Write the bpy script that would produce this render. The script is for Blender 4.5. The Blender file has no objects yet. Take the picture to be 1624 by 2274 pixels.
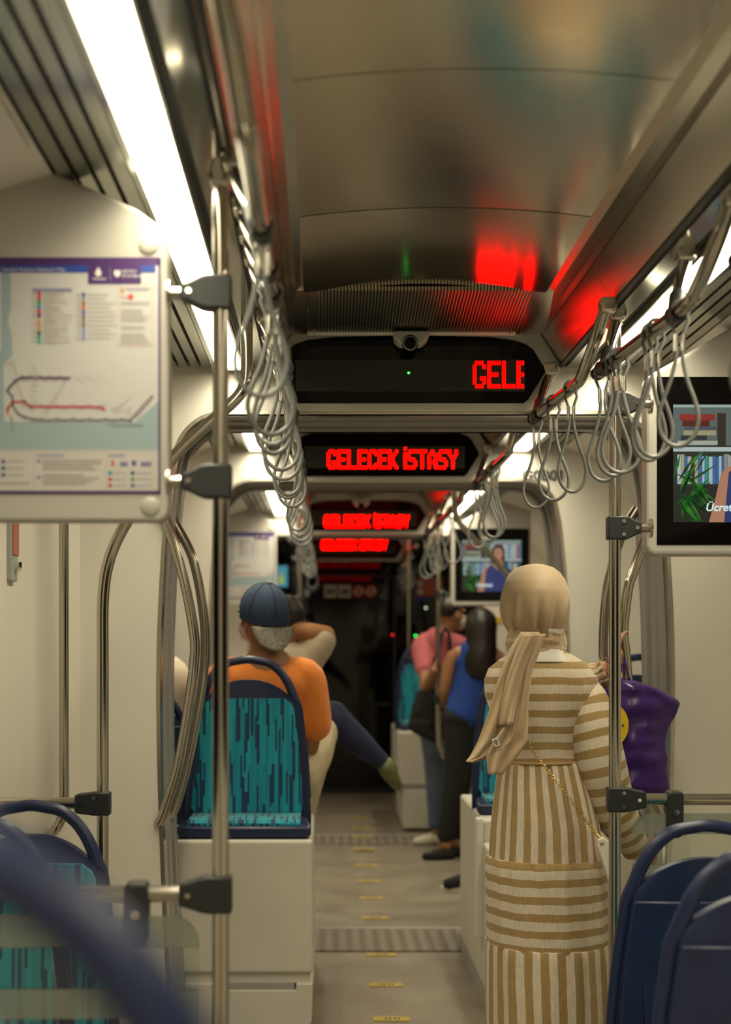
import bpy, bmesh, math, random
from mathutils import Vector, Matrix, noise
random.seed(7)
PI = math.pi
F = 3158.0                 # focal length in pixels of the 1624x2274 frame
EYE = 1.38
CX = 0.285                 # centre line of the tram
def P(px, py, Y):          # photo pixel at depth Y -> place in the tram
    return Vector(((px-722)*Y/F, Y, EYE-(py-1418)*Y/F))
col = bpy.context.scene.collection

# ------------------------------------------------------------------ materials
def mat(name, color, rough=0.5, metal=0.0, emit=None, estr=0, var=0.0, vscale=8, bump=0.0, bscale=60, coat=0, spec=0.5, sheen=0):
    m = bpy.data.materials.new(name); m.use_nodes = True
    nt = m.node_tree; b = nt.nodes['Principled BSDF']
    b.inputs['Base Color'].default_value = (*color, 1); b.inputs['Roughness'].default_value = rough
    b.inputs['Metallic'].default_value = metal; b.inputs['Coat Weight'].default_value = coat
    b.inputs['Specular IOR Level'].default_value = spec
    if sheen: b.inputs['Sheen Weight'].default_value = sheen
    if emit:
        b.inputs['Emission Color'].default_value = (*emit, 1); b.inputs['Emission Strength'].default_value = estr
    if var or bump:
        tc = nt.nodes.new('ShaderNodeTexCoord')
        n = nt.nodes.new('ShaderNodeTexNoise'); n.inputs['Scale'].default_value = vscale; n.inputs['Detail'].default_value = 5
        nt.links.new(tc.outputs['Object'], n.inputs['Vector'])
        if var:
            r = nt.nodes.new('ShaderNodeValToRGB')
            r.color_ramp.elements[0].position = .3; r.color_ramp.elements[1].position = .7
            r.color_ramp.elements[0].color = (*[c*(1-var) for c in color], 1)
            r.color_ramp.elements[1].color = (*[min(1, c*(1+var)) for c in color], 1)
            nt.links.new(n.outputs['Fac'], r.inputs['Fac']); nt.links.new(r.outputs['Color'], b.inputs['Base Color'])
        if bump:
            n2 = nt.nodes.new('ShaderNodeTexNoise'); n2.inputs['Scale'].default_value = bscale
            nt.links.new(tc.outputs['Object'], n2.inputs['Vector'])
            bp = nt.nodes.new('ShaderNodeBump'); bp.inputs['Strength'].default_value = bump; bp.inputs['Distance'].default_value = .01
            nt.links.new(n2.outputs['Fac'], bp.inputs['Height']); nt.links.new(bp.outputs['Normal'], b.inputs['Normal'])
    return m

def math_node(nt, op, a, b=None):
    n = nt.nodes.new('ShaderNodeMath'); n.operation = op
    for i, v in enumerate((a, b)):
        if v is None: continue
        if isinstance(v, (int, float)): n.inputs[i].default_value = v
        else: nt.links.new(v, n.inputs[i])
    return n.outputs[0]

W = {}
W['panel'] = mat('white_panel', (.80, .765, .69), .38, var=.03, vscale=3)
W['panel2'] = mat('cream_panel', (.76, .72, .64), .42, var=.03, vscale=3)
W['podium'] = mat('podium_plastic', (.66, .63, .55), .5, var=.04, vscale=4, bump=.05, bscale=300)
W['board'] = mat('board_plastic', (.52, .50, .455), .4)
W['cove'] = mat('cove_panel', (.88, .85, .78), .4)
W['grey'] = mat('grey_plastic', (.36, .36, .35), .4)
W['liner'] = mat('gangway_liner', (.36, .35, .325), .35)
W['dgrey'] = mat('dark_grey', (.09, .09, .09), .5)
W['black'] = mat('black_rubber', (.012, .012, .013), .5)
W['nylon'] = mat('black_nylon', (.018, .02, .022), .45, bump=.1, bscale=400)
W['gloss_black'] = mat('black_gloss', (.004, .0035, .004), .06, spec=.16)
W['cab_glass'] = mat('dark_cab_glass', (.003, .003, .003), .025, spec=.28)
W['steel'] = mat('stainless_tube', (.50, .465, .40), .15, 1.0)
W['chrome'] = mat('chrome', (.78, .76, .72), .08, 1.0)
W['strap'] = mat('grey_strap', (.215, .225, .215), .4, var=.06, vscale=30)
W['navy'] = mat('navy_plastic', (.012, .022, .075), .34, var=.12, vscale=20, bump=.06, bscale=500)
W['gpanel'] = mat('grey_green_panel', (.50, .52, .47), .16, .75)
W['gloss'] = mat('glossy_panel', (.46, .47, .44), .12, .8)
W['green_led'] = mat('green_led', (0, .1, 0), .5, emit=(.05, 1, .1), estr=3)
W['red_led'] = mat('red_led', (.1, 0, 0), .5, emit=(1, .0, .0), estr=4)
W['green_glow'] = mat('green_glow', (0, .1, 0), .5, emit=(.02, 1, .1), estr=9)  # glow colours for the stand-in light points on the cab glass
W['red_glow'] = mat('red_glow', (.1, 0, 0), .5, emit=(1, .03, .02), estr=4)
W['pale_glow'] = mat('pale_glow', (.1, .1, .1), .5, emit=(.8, 1, .7), estr=4)
W['light'] = mat('light_diffuser', (.9, .9, .9), .5, emit=(1.0, .895, .63), estr=8.5)
W['yellow'] = mat('yellow_sticker', (.46, .33, .06), .6, var=.15, vscale=40)
W['amber'] = mat('amber_sticker', (.75, .45, .03), .6)
W['skin'] = mat('skin_light', (.52, .28, .17), .5, var=.06, vscale=20)
W['skin2'] = mat('skin_tan', (.36, .17, .075), .5, var=.06, vscale=20)
W['gold'] = mat('gold', (.75, .5, .16), .28, 1.0)
W['white_leather'] = mat('white_leather', (.78, .73, .66), .4, bump=.1, bscale=200)
W['purple'] = mat('purple_plastic', (.05, .012, .17), .26, var=.12, vscale=14, bump=.25, bscale=22)
W['bagyellow'] = mat('bag_yellow', (.85, .6, .01), .4)
W['orange'] = mat('orange_cotton', (.83, .235, .028), .8, var=.06, vscale=12, bump=.2, bscale=18, sheen=.3)
W['capnavy'] = mat('cap_navy', (.028, .052, .105), .85, var=.2, vscale=60, bump=.2, bscale=150)
W['tweed'] = mat('cap_tweed', (.30, .275, .22), .9, var=.35, vscale=90, bump=.2, bscale=200)
W['khaki'] = mat('khaki_cotton', (.48, .40, .26), .85, var=.08)
W['beige'] = mat('beige_cotton', (.46, .39, .28), .85, var=.1, vscale=10, bump=.3, bscale=20)
W['denim'] = mat('dark_denim', (.022, .028, .075), .85, var=.25, vscale=15)
W['jeans'] = mat('mid_denim', (.075, .10, .15), .85, var=.25, vscale=15)
W['blackcloth'] = mat('black_cloth', (.008, .008, .009), .85)
W['pink'] = mat('pink_cotton', (.55, .13, .15), .8, var=.08, bump=.2, bscale=25)
W['bluetop'] = mat('blue_cotton', (.008, .05, .30), .75, var=.1, bump=.2, bscale=25)
W['hair'] = mat('dark_hair', (.012, .008, .006), .45, var=.3, vscale=30, bump=.4, bscale=60)
W['mask'] = mat('mask_white', (.62, .58, .52), .8)
W['cream'] = mat('cream_scarf', (.78, .69, .54), .8, var=.05, bump=.3, bscale=15)
W['shoe'] = mat('shoe_white', (.62, .58, .48), .6)
W['neon'] = mat('shoe_neon', (.17, .19, .08), .6, var=.5, vscale=25)
W['bun'] = mat('blonde_hair', (.62, .33, .07), .7, var=.3, vscale=60)
W['eye'] = mat('eye_dark', (.01, .01, .01), .2)
W['red_sticker'] = mat('red_sticker', (.6, .04, .03), .5)
W['red_dull'] = mat('red_dull', (.42, .13, .09), .5)
W['label_white'] = mat('label_white', (.75, .72, .66), .6)

def scarf_material():
    m = mat('taupe_scarf', (.56, .41, .25), .62, var=.05, vscale=6, bump=.12, bscale=14, sheen=.4)
    return m
W['scarf'] = scarf_material()

def glass_mat(name, tint, frost=False):
    m = bpy.data.materials.new(name); m.use_nodes = True; nt = m.node_tree; nt.nodes.clear()
    out = nt.nodes.new('ShaderNodeOutputMaterial')
    tr = nt.nodes.new('ShaderNodeBsdfTransparent'); tr.inputs[0].default_value = (*tint, 1)
    gl = nt.nodes.new('ShaderNodeBsdfGlossy'); gl.inputs['Roughness'].default_value = .03
    fr = nt.nodes.new('ShaderNodeFresnel'); fr.inputs[0].default_value = 1.45
    mx = nt.nodes.new('ShaderNodeMixShader')
    nt.links.new(fr.outputs[0], mx.inputs[0])
    nt.links.new(tr.outputs[0], mx.inputs[1]); nt.links.new(gl.outputs[0], mx.inputs[2])
    last = mx
    if frost:
        df = nt.nodes.new('ShaderNodeBsdfDiffuse'); df.inputs[0].default_value = (.36, .375, .31, 1)
        m2 = nt.nodes.new('ShaderNodeMixShader'); m2.inputs[0].default_value = .50
        nt.links.new(mx.outputs[0], m2.inputs[1]); nt.links.new(df.outputs[0], m2.inputs[2]); last = m2
    nt.links.new(last.outputs[0], out.inputs['Surface'])
    return m
W['glass'] = glass_mat('clear_glass', (.93, .96, .93))
W['frost'] = glass_mat('frosted_glass', (.93, .96, .93), True)

def brushed(name, color, rough, along='X', strength=.25):
    m = bpy.data.materials.new(name); m.use_nodes = True; nt = m.node_tree; b = nt.nodes['Principled BSDF']
    b.inputs['Base Color'].default_value = (*color, 1); b.inputs['Metallic'].default_value = 1; b.inputs['Roughness'].default_value = rough
    tc = nt.nodes.new('ShaderNodeTexCoord'); mp = nt.nodes.new('ShaderNodeMapping')
    mp.inputs['Scale'].default_value = (1.2, 260, 260) if along == 'X' else (260, 1.2, 260)
    n = nt.nodes.new('ShaderNodeTexNoise'); n.inputs['Scale'].default_value = 1; n.inputs['Detail'].default_value = 3
    nt.links.new(tc.outputs['Object'], mp.inputs[0]); nt.links.new(mp.outputs[0], n.inputs['Vector'])
    bp = nt.nodes.new('ShaderNodeBump'); bp.inputs['Strength'].default_value = strength; bp.inputs['Distance'].default_value = .0004
    nt.links.new(n.outputs['Fac'], bp.inputs['Height']); nt.links.new(bp.outputs['Normal'], b.inputs['Normal'])
    n3 = nt.nodes.new('ShaderNodeTexNoise'); n3.inputs['Scale'].default_value = 3; n3.inputs['Detail'].default_value = 4
    nt.links.new(tc.outputs['Object'], n3.inputs['Vector'])
    mr = nt.nodes.new('ShaderNodeMapRange'); mr.inputs[3].default_value = rough*.75; mr.inputs[4].default_value = rough*1.3
    nt.links.new(n3.outputs['Fac'], mr.inputs[0]); nt.links.new(mr.outputs[0], b.inputs['Roughness'])
    return m
W['brushed'] = brushed('brushed_steel', (.84, .77, .645), .15, 'X', .35)
W['brushed_side'] = brushed('satin_steel', (.70, .65, .565), .24, 'X', .2)

def grille_mat():
    m = bpy.data.materials.new('ribbed_grille'); m.use_nodes = True; nt = m.node_tree; b = nt.nodes['Principled BSDF']
    b.inputs['Metallic'].default_value = 1; b.inputs['Roughness'].default_value = .33
    tc = nt.nodes.new('ShaderNodeTexCoord'); sx = nt.nodes.new('ShaderNodeSeparateXYZ')
    nt.links.new(tc.outputs['Object'], sx.inputs[0])
    v = math_node(nt, 'SINE', math_node(nt, 'MULTIPLY', sx.outputs[0], 2*PI/.0095))
    r = nt.nodes.new('ShaderNodeValToRGB')
    r.color_ramp.elements[0].position = .25; r.color_ramp.elements[0].color = (.10, .09, .075, 1)
    r.color_ramp.elements[1].position = .6; r.color_ramp.elements[1].color = (.56, .51, .44, 1)
    nt.links.new(math_node(nt, 'ADD', math_node(nt, 'MULTIPLY', v, .5), .5), r.inputs[0])
    nt.links.new(r.outputs[0], b.inputs['Base Color'])
    bp = nt.nodes.new('ShaderNodeBump'); bp.inputs['Strength'].default_value = .4; bp.inputs['Distance'].default_value = .003
    nt.links.new(v, bp.inputs['Height']); nt.links.new(bp.outputs['Normal'], b.inputs['Normal'])
    return m
W['grille'] = grille_mat()

def floor_mat():
    m = bpy.data.materials.new('speckled_floor'); m.use_nodes = True; nt = m.node_tree; b = nt.nodes['Principled BSDF']
    b.inputs['Roughness'].default_value = .42
    tc = nt.nodes.new('ShaderNodeTexCoord')
    n1 = nt.nodes.new('ShaderNodeTexNoise'); n1.inputs['Scale'].default_value = 3.5; n1.inputs['Detail'].default_value = 6
    n2 = nt.nodes.new('ShaderNodeTexVoronoi'); n2.inputs['Scale'].default_value = 260
    nt.links.new(tc.outputs['Object'], n1.inputs['Vector']); nt.links.new(tc.outputs['Object'], n2.inputs['Vector'])
    r = nt.nodes.new('ShaderNodeValToRGB')
    r.color_ramp.elements[0].position = .3; r.color_ramp.elements[0].color = (.235, .20, .15, 1)
    r.color_ramp.elements[1].position = .72; r.color_ramp.elements[1].color = (.35, .305, .235, 1)
    nt.links.new(n1.outputs['Fac'], r.inputs[0])
    mx = nt.nodes.new('ShaderNodeMix'); mx.data_type = 'RGBA'; mx.blend_type = 'MULTIPLY'; mx.inputs[0].default_value = .35
    nt.links.new(r.outputs[0], mx.inputs[6])
    cr = nt.nodes.new('ShaderNodeSeparateColor'); nt.links.new(n2.outputs['Color'], cr.inputs[0])
    nt.links.new(cr.outputs[0], mx.inputs[7]); nt.links.new(mx.outputs[2], b.inputs['Base Color'])
    mr = nt.nodes.new('ShaderNodeMapRange'); mr.inputs[3].default_value = .3; mr.inputs[4].default_value = .6
    nt.links.new(n1.outputs['Fac'], mr.inputs[0]); nt.links.new(mr.outputs[0], b.inputs['Roughness'])
    return m
W['floor'] = floor_mat()

def ribfloor_mat():
    m = bpy.data.materials.new('ribbed_threshold'); m.use_nodes = True; nt = m.node_tree; b = nt.nodes['Principled BSDF']
    b.inputs['Roughness'].default_value = .5
    tc = nt.nodes.new('ShaderNodeTexCoord'); sx = nt.nodes.new('ShaderNodeSeparateXYZ')
    nt.links.new(tc.outputs['Object'], sx.inputs[0])
    v = math_node(nt, 'SINE', math_node(nt, 'MULTIPLY', sx.outputs[0], 2*PI/.062))
    r = nt.nodes.new('ShaderNodeValToRGB')
    r.color_ramp.elements[0].position = .1; r.color_ramp.elements[0].color = (.145, .12, .09, 1)
    r.color_ramp.elements[1].position = .45; r.color_ramp.elements[1].color = (.235, .20, .155, 1)
    nt.links.new(math_node(nt, 'ADD', math_node(nt, 'MULTIPLY', v, .5), .5), r.inputs[0])
    nt.links.new(r.outputs[0], b.inputs['Base Color'])
    bp = nt.nodes.new('ShaderNodeBump'); bp.inputs['Strength'].default_value = .5; bp.inputs['Distance'].default_value = .01
    nt.links.new(v, bp.inputs['Height']); nt.links.new(bp.outputs['Normal'], b.inputs['Normal'])
    return m
W['ribfloor'] = ribfloor_mat()

def fabric_mat():
    m = bpy.data.materials.new('turquoise_fabric'); m.use_nodes = True; nt = m.node_tree; b = nt.nodes['Principled BSDF']
    b.inputs['Roughness'].default_value = .8; b.inputs['Sheen Weight'].default_value = .3
    uv = nt.nodes.new('ShaderNodeUVMap'); sx = nt.nodes.new('ShaderNodeSeparateXYZ'); nt.links.new(uv.outputs[0], sx.inputs[0])
    def layer(nx, ny, seed, thr):
        u = math_node(nt, 'FLOOR', math_node(nt, 'MULTIPLY', sx.outputs[0], nx))
        w1 = nt.nodes.new('ShaderNodeTexWhiteNoise'); w1.noise_dimensions = '1D'
        nt.links.new(math_node(nt, 'ADD', u, seed), w1.inputs['W'])
        v = math_node(nt, 'FLOOR', math_node(nt, 'ADD', math_node(nt, 'MULTIPLY', sx.outputs[1], ny), math_node(nt, 'MULTIPLY', w1.outputs['Value'], 7.3)))
        w2 = nt.nodes.new('ShaderNodeTexWhiteNoise'); w2.noise_dimensions = '2D'
        cb = nt.nodes.new('ShaderNodeCombineXYZ'); nt.links.new(u, cb.inputs[0]); nt.links.new(math_node(nt, 'ADD', v, seed), cb.inputs[1])
        nt.links.new(cb.outputs[0], w2.inputs['Vector'])
        return math_node(nt, 'LESS_THAN', w2.outputs['Value'], thr), w2.outputs['Value']
    d1, t1 = layer(92, 7.0, 3.0, .25); d2, t2 = layer(150, 8.5, 11.0, .17)
    d = math_node(nt, 'MAXIMUM', d1, d2)
    base = nt.nodes.new('ShaderNodeValToRGB')
    base.color_ramp.elements[0].color = (.002, .20, .29, 1); base.color_ramp.elements[1].color = (.004, .36, .47, 1)
    nt.links.new(t1, base.inputs[0])
    mx = nt.nodes.new('ShaderNodeMix'); mx.data_type = 'RGBA'; nt.links.new(d, mx.inputs[0])
    nt.links.new(base.outputs[0], mx.inputs[6]); mx.inputs[7].default_value = (.005, .045, .115, 1)
    nt.links.new(mx.outputs[2], b.inputs['Base Color'])
    return m
W['fabric'] = fabric_mat()

def stripe_mat(name, axis, period, frac=.46, wob=.10):
    m = bpy.data.materials.new(name); m.use_nodes = True; nt = m.node_tree; b = nt.nodes['Principled BSDF']
    b.inputs['Roughness'].default_value = .85; b.inputs['Sheen Weight'].default_value = .2
    uv = nt.nodes.new('ShaderNodeUVMap'); sx = nt.nodes.new('ShaderNodeSeparateXYZ'); nt.links.new(uv.outputs[0], sx.inputs[0])
    n = nt.nodes.new('ShaderNodeTexNoise'); n.inputs['Scale'].default_value = 5
    tc = nt.nodes.new('ShaderNodeTexCoord'); nt.links.new(tc.outputs['Object'], n.inputs['Vector'])
    a = math_node(nt, 'DIVIDE', sx.outputs[axis], period)
    a = math_node(nt, 'ADD', a, math_node(nt, 'MULTIPLY', math_node(nt, 'SUBTRACT', n.outputs['Fac'], .5), wob*4))
    f = math_node(nt, 'FRACT', a)
    s = math_node(nt, 'LESS_THAN', f, frac)
    # weave
    n2 = nt.nodes.new('ShaderNodeTexNoise'); n2.inputs['Scale'].default_value = 1
    mp = nt.nodes.new('ShaderNodeMapping'); mp.inputs['Scale'].default_value = (220, 30, 1); nt.links.new(uv.outputs[0], mp.inputs[0]); nt.links.new(mp.outputs[0], n2.inputs['Vector'])
    mx = nt.nodes.new('ShaderNodeMix'); mx.data_type = 'RGBA'; nt.links.new(s, mx.inputs[0])
    mx.inputs[6].default_value = (.70, .60, .47, 1); mx.inputs[7].default_value = (.385, .255, .105, 1)
    m2 = nt.nodes.new('ShaderNodeMix'); m2.data_type = 'RGBA'; m2.blend_type = 'MULTIPLY'; m2.inputs[0].default_value = 1
    r = nt.nodes.new('ShaderNodeValToRGB'); r.color_ramp.elements[0].position = .3; r.color_ramp.elements[1].position = .7
    r.color_ramp.elements[0].color = (.82, .82, .82, 1); r.color_ramp.elements[1].color = (1.05, 1.05, 1.05, 1)
    nt.links.new(n2.outputs['Fac'], r.inputs[0]); nt.links.new(mx.outputs[2], m2.inputs[6]); nt.links.new(r.outputs[0], m2.inputs[7])
    nt.links.new(m2.outputs[2], b.inputs['Base Color'])
    n3 = nt.nodes.new('ShaderNodeTexNoise'); n3.inputs['Scale'].default_value = 22; nt.links.new(tc.outputs['Object'], n3.inputs['Vector'])
    bp = nt.nodes.new('ShaderNodeBump'); bp.inputs['Strength'].default_value = .25; bp.inputs['Distance'].default_value = .01
    nt.links.new(n3.outputs['Fac'], bp.inputs['Height']); nt.links.new(bp.outputs['Normal'], b.inputs['Normal'])
    return m
W['hstripe'] = stripe_mat('level_stripe_cotton', 1, .0485)
W['vstripe'] = stripe_mat('upright_stripe_cotton', 0, .047, .52, .08)

def color_attr_mat(name, emit=0):
    m = bpy.data.materials.new(name); m.use_nodes = True; nt = m.node_tree; b = nt.nodes['Principled BSDF']
    a = nt.nodes.new('ShaderNodeAttribute'); a.attribute_name = 'Col'
    if emit:
        b.inputs['Base Color'].default_value = (.01, .01, .01, 1); b.inputs['Roughness'].default_value = .2
        nt.links.new(a.outputs['Color'], b.inputs['Emission Color']); b.inputs['Emission Strength'].default_value = emit
    else:
        nt.links.new(a.outputs['Color'], b.inputs['Base Color']); b.inputs['Roughness'].default_value = .35
    return m
W['print'] = color_attr_mat('printed_sheet')
W['picture'] = color_attr_mat('screen_picture', .85)

# ------------------------------------------------------------------ mesh builder
def catmull(pts, n=8):
    pts = [Vector(p) for p in pts]
    if len(pts) < 3: 
        return [pts[0].lerp(pts[-1], i/n) for i in range(n+1)]
    ext = [pts[0]*2-pts[1]]+pts+[pts[-1]*2-pts[-2]]
    out = []
    for i in range(1, len(ext)-2):
        p0, p1, p2, p3 = ext[i-1], ext[i], ext[i+1], ext[i+2]
        for k in range(n):
            t = k/n
            out.append(.5*((2*p1)+(p2-p0)*t+(2*p0-5*p1+4*p2-p3)*t*t+(3*p1-p0-3*p2+p3)*t**3))
    out.append(pts[-1].copy())
    return out
def lerp_list(vals, n):
    out = []
    m = len(vals)-1
    for i in range(n):
        t = i/(n-1)*m; k = min(int(t), m-1); f = t-k
        f = f*f*(3-2*f)*.5+f*.5
        out.append(vals[k]*(1-f)+vals[k+1]*f)
    return out

class MB:
    def __init__(s): s.v = []; s.f = []; s.uv = []; s.mi = []; s.col = []
    def face(s, idx, uv=None, mi=0, col=None):
        s.f.append(tuple(idx)); s.uv.append(uv or [(s.v[i][0], s.v[i][2]) for i in idx]); s.mi.append(mi); s.col.append(col or (1, 1, 1))
    def loft(s, rings, cap0=True, cap1=True, mi=0, uscale=None, v0=0, col=None):
        n = len(rings[0]); base = len(s.v)
        for r in rings: s.v += [Vector(p) for p in r]
        vacc = [v0]
        for a, b in zip(rings, rings[1:]):
            ca = sum((Vector(p) for p in a), Vector())/n; cb = sum((Vector(p) for p in b), Vector())/n
            vacc.append(vacc[-1]+(cb-ca).length)
        us = uscale or 1
        for i in range(len(rings)-1):
            for j in range(n):
                k = (j+1) % n
                s.face((base+i*n+j, base+i*n+k, base+(i+1)*n+k, base+(i+1)*n+j),
                       [(j/n*us, vacc[i]), ((j+1)/n*us, vacc[i]), ((j+1)/n*us, vacc[i+1]), (j/n*us, vacc[i+1])], mi, col)
        if cap0: s.face(tuple(base+j for j in reversed(range(n))), [(.5, vacc[0])]*n, mi, col)
        if cap1: s.face(tuple(base+(len(rings)-1)*n+j for j in range(n)), [(.5, vacc[-1])]*n, mi, col)
        return s
    def tube(s, pts, r, seg=12, smooth=0, round_ends=False, mi=0, flat=None, up=None):
        pts = [Vector(p) for p in pts]
        if smooth: pts = catmull(pts, smooth)
        n = len(pts)
        rad = lerp_list(r, n) if isinstance(r, (list, tuple)) else [r]*n
        tang = []
        for i in range(n):
            t = pts[min(i+1, n-1)]-pts[max(i-1, 0)]
            tang.append(t.normalized() if t.length > 1e-9 else Vector((0, 0, 1)))
        ref = Vector(up) if up else (Vector((0, 0, 1)) if abs(tang[0].z) < .9 else Vector((0, 1, 0)))
        nx = tang[0].cross(ref).normalized(); ny = nx.cross(tang[0]).normalized()
        rings = []
        for i in range(n):
            t = tang[i]
            nx = (nx-t*nx.dot(t)).normalized(); ny = t.cross(nx)
            fa = flat if flat else 1
            rings.append((pts[i], nx.copy(), ny.copy(), rad[i], t))
        out = []
        def ring(c, nx, ny, r):
            return [c+nx*math.cos(2*PI*j/seg)*r+ny*math.sin(2*PI*j/seg)*r*(flat or 1) for j in range(seg)]
        if round_ends:
            c, nx, ny, r0, t = rings[0]
            for a in (80, 60, 35, 15): out.append(ring(c-t*r0*math.sin(math.radians(a)), nx, ny, r0*math.cos(math.radians(a))))
        for c, nx, ny, r0, t in rings: out.append(ring(c, nx, ny, r0))
        if round_ends:
            c, nx, ny, r0, t = rings[-1]
            for a in (15, 35, 60, 80): out.append(ring(c+t*r0*math.sin(math.radians(a)), nx, ny, r0*math.cos(math.radians(a))))
        return s.loft(out, mi=mi)
    def box(s, c, d, rot=None, mi=0, col=None):
        c = Vector(c); b = len(s.v); x, y, z = [q/2 for q in d]
        for p in ((-x, -y, -z), (x, -y, -z), (x, y, -z), (-x, y, -z), (-x, -y, z), (x, -y, z), (x, y, z), (-x, y, z)):
            q = Vector(p)
            if rot: q = rot @ q
            s.v.append(c+q)
        for f in ((3, 2, 1, 0), (4, 5, 6, 7), (0, 1, 5, 4), (1, 2, 6, 5), (2, 3, 7, 6), (3, 0, 4, 7)):
            s.face([b+i for i in f], None, mi, col)
        return s
    def bb(s, x0, x1, y0, y1, z0, z1, mi=0): return s.box(((x0+x1)/2, (y0+y1)/2, (z0+z1)/2), (abs(x1-x0), abs(y1-y0), abs(z1-z0)), mi=mi)
    def prism(s, poly, y0, y1, mi=0, col=None):        # poly in (x,z), extruded along Y; counter-clockwise seen from -Y
        n = len(poly)
        a = sum(poly[i][0]*poly[(i+1) % n][1]-poly[(i+1) % n][0]*poly[i][1] for i in range(n))
        if a < 0: poly = poly[::-1]
        b = len(s.v)
        s.v += [Vector((x, y0, z)) for x, z in poly]+[Vector((x, y1, z)) for x, z in poly]
        s.face(range(b, b+n), None, mi, col); s.face([b+n+i for i in reversed(range(n))], None, mi, col)
        for i in range(n):
            k = (i+1) % n
            s.face((b+i, b+n+i, b+n+k, b+k), None, mi, col)
        return s
    def poly(s, pts, mi=0, col=None):
        b = len(s.v); s.v += [Vector(p) for p in pts]; s.face(range(b, b+len(pts)), None, mi, col); return s
    def rect(s, x0, x1, z0, z1, y, col=None, mi=0):    # flat sheet facing -Y
        return s.poly([(x0, y, z0), (x1, y, z0), (x1, y, z1), (x0, y, z1)], mi, col)
    def ell(s, c, r, rot=None, seg=20, rings=12, mi=0):
        c = Vector(c); R = []
        for i in range(1, rings):
            a = PI*i/rings
            ring = []
            for j in range(seg):
                t = 2*PI*j/seg
                q = Vector((r[0]*math.sin(a)*math.cos(t), r[1]*math.sin(a)*math.sin(t), -r[2]*math.cos(a)))
                ring.append(c+(rot @ q if rot else q))
            R.append(ring)
        return s.loft(R, mi=mi)
    def build(s, name, m, parent=None, smooth=40, bevel=0, bseg=2, loc=None):
        o0 = Vector((0, 0, 0))
        if parent:
            q = parent
            while q: o0 = o0+q.location; q = q.parent
        elif loc is not None: o0 = Vector(loc)
        me = bpy.data.meshes.new(name)
        me.from_pydata([tuple(Vector(v)-o0) for v in s.v], [], s.f)
        ul = me.uv_layers.new(name='UVMap'); i = 0
        flat = [c for f in s.uv for c in f]
        for k, c in enumerate(flat): ul.data[k].uv = c
        if any(c != (1, 1, 1) for c in s.col):
            ca = me.color_attributes.new('Col', 'FLOAT_COLOR', 'CORNER'); k = 0
            for p, c in zip(me.polygons, s.col):
                for _ in p.loop_indices: ca.data[k].color = (*c, 1); k += 1
        ms = m if isinstance(m, (list, tuple)) else [m]
        for q in ms: me.materials.append(W[q] if isinstance(q, str) else q)
        for p, k in zip(me.polygons, s.mi): p.material_index = k
        me.update()
        if smooth:
            me.polygons.foreach_set('use_smooth', [True]*len(me.polygons)); me.set_sharp_from_angle(angle=math.radians(smooth))
        o = bpy.data.objects.new(name, me); col.objects.link(o)
        if parent: o.parent = parent
        elif loc is not None: o.location = loc
        if bevel:
            b = o.modifiers.new('bevel', 'BEVEL'); b.width = bevel; b.segments = bseg; b.limit_method = 'ANGLE'; b.angle_limit = math.radians(35)
        return o

def fused(mb, name, m, parent=None, voxel=.008, smooth=4, loc=None):
    """overlapping closed volumes fused into one continuous skin"""
    t = mb.build(name, m, None, 0)
    r = t.modifiers.new('r', 'REMESH'); r.mode = 'VOXEL'; r.voxel_size = voxel; r.use_smooth_shade = True
    sm = t.modifiers.new('s', 'SMOOTH'); sm.iterations = smooth; sm.factor = .5
    dg = bpy.context.evaluated_depsgraph_get(); dg.update()
    me = bpy.data.meshes.new_from_object(t.evaluated_get(dg)); me.name = name
    bpy.data.objects.remove(t)
    o0 = Vector((0, 0, 0)); q = parent
    while q: o0 = o0+q.location; q = q.parent
    if not parent and loc is not None: o0 = Vector(loc)
    me.transform(Matrix.Translation(-o0))
    if not me.materials: me.materials.append(W[m] if isinstance(m, str) else m)
    o = bpy.data.objects.new(name, me); col.objects.link(o)
    if parent: o.parent = parent
    elif loc is not None: o.location = loc
    me.polygons.foreach_set('use_smooth', [True]*len(me.polygons))
    return o

def tag(o, label=None, cat=None, group=None, kind=None):
    if label: o['label'] = label
    if cat: o['category'] = cat
    if group: o['group'] = group
    if kind: o['kind'] = kind
    return o
def thing(name, loc, label, cat, group=None):
    o = bpy.data.objects.new(name, None); col.objects.link(o); o.location = loc; o.empty_display_size = .05
    return tag(o, label, cat, group)
def struct(o): o['kind'] = 'structure'; return o
def copy_tree(o, parent=None):
    c = o.copy(); col.objects.link(c)
    if parent: c.parent = parent
    for ch in list(o.children): copy_tree(ch, c)
    return c
def text(name, body, size, loc, m, parent=None, rot=(PI/2, 0, 0), align='LEFT', extrude=.0008, shear=0, bold=0, xs=1.0):
    cu = bpy.data.curves.new(name, 'FONT'); cu.body = body; cu.size = size; cu.align_x = align; cu.extrude = extrude; cu.shear = shear; cu.offset = bold
    t = bpy.data.objects.new(name, cu); col.objects.link(t)
    dg = bpy.context.evaluated_depsgraph_get(); dg.update()
    me = bpy.data.meshes.new_from_object(t.evaluated_get(dg)); bpy.data.objects.remove(t)
    o0 = Vector((0, 0, 0)); q = parent
    while q: o0 = o0+q.location; q = q.parent
    from mathutils import Euler
    me.transform(Matrix.Translation(Vector(loc)-o0) @ Euler(rot).to_matrix().to_4x4() @ Matrix.Diagonal((xs, 1, 1, 1)))
    me.materials.clear(); me.materials.append(W[m] if isinstance(m, str) else m)
    o = bpy.data.objects.new(name, me); col.objects.link(o)
    if parent: o.parent = parent
    return o
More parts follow.
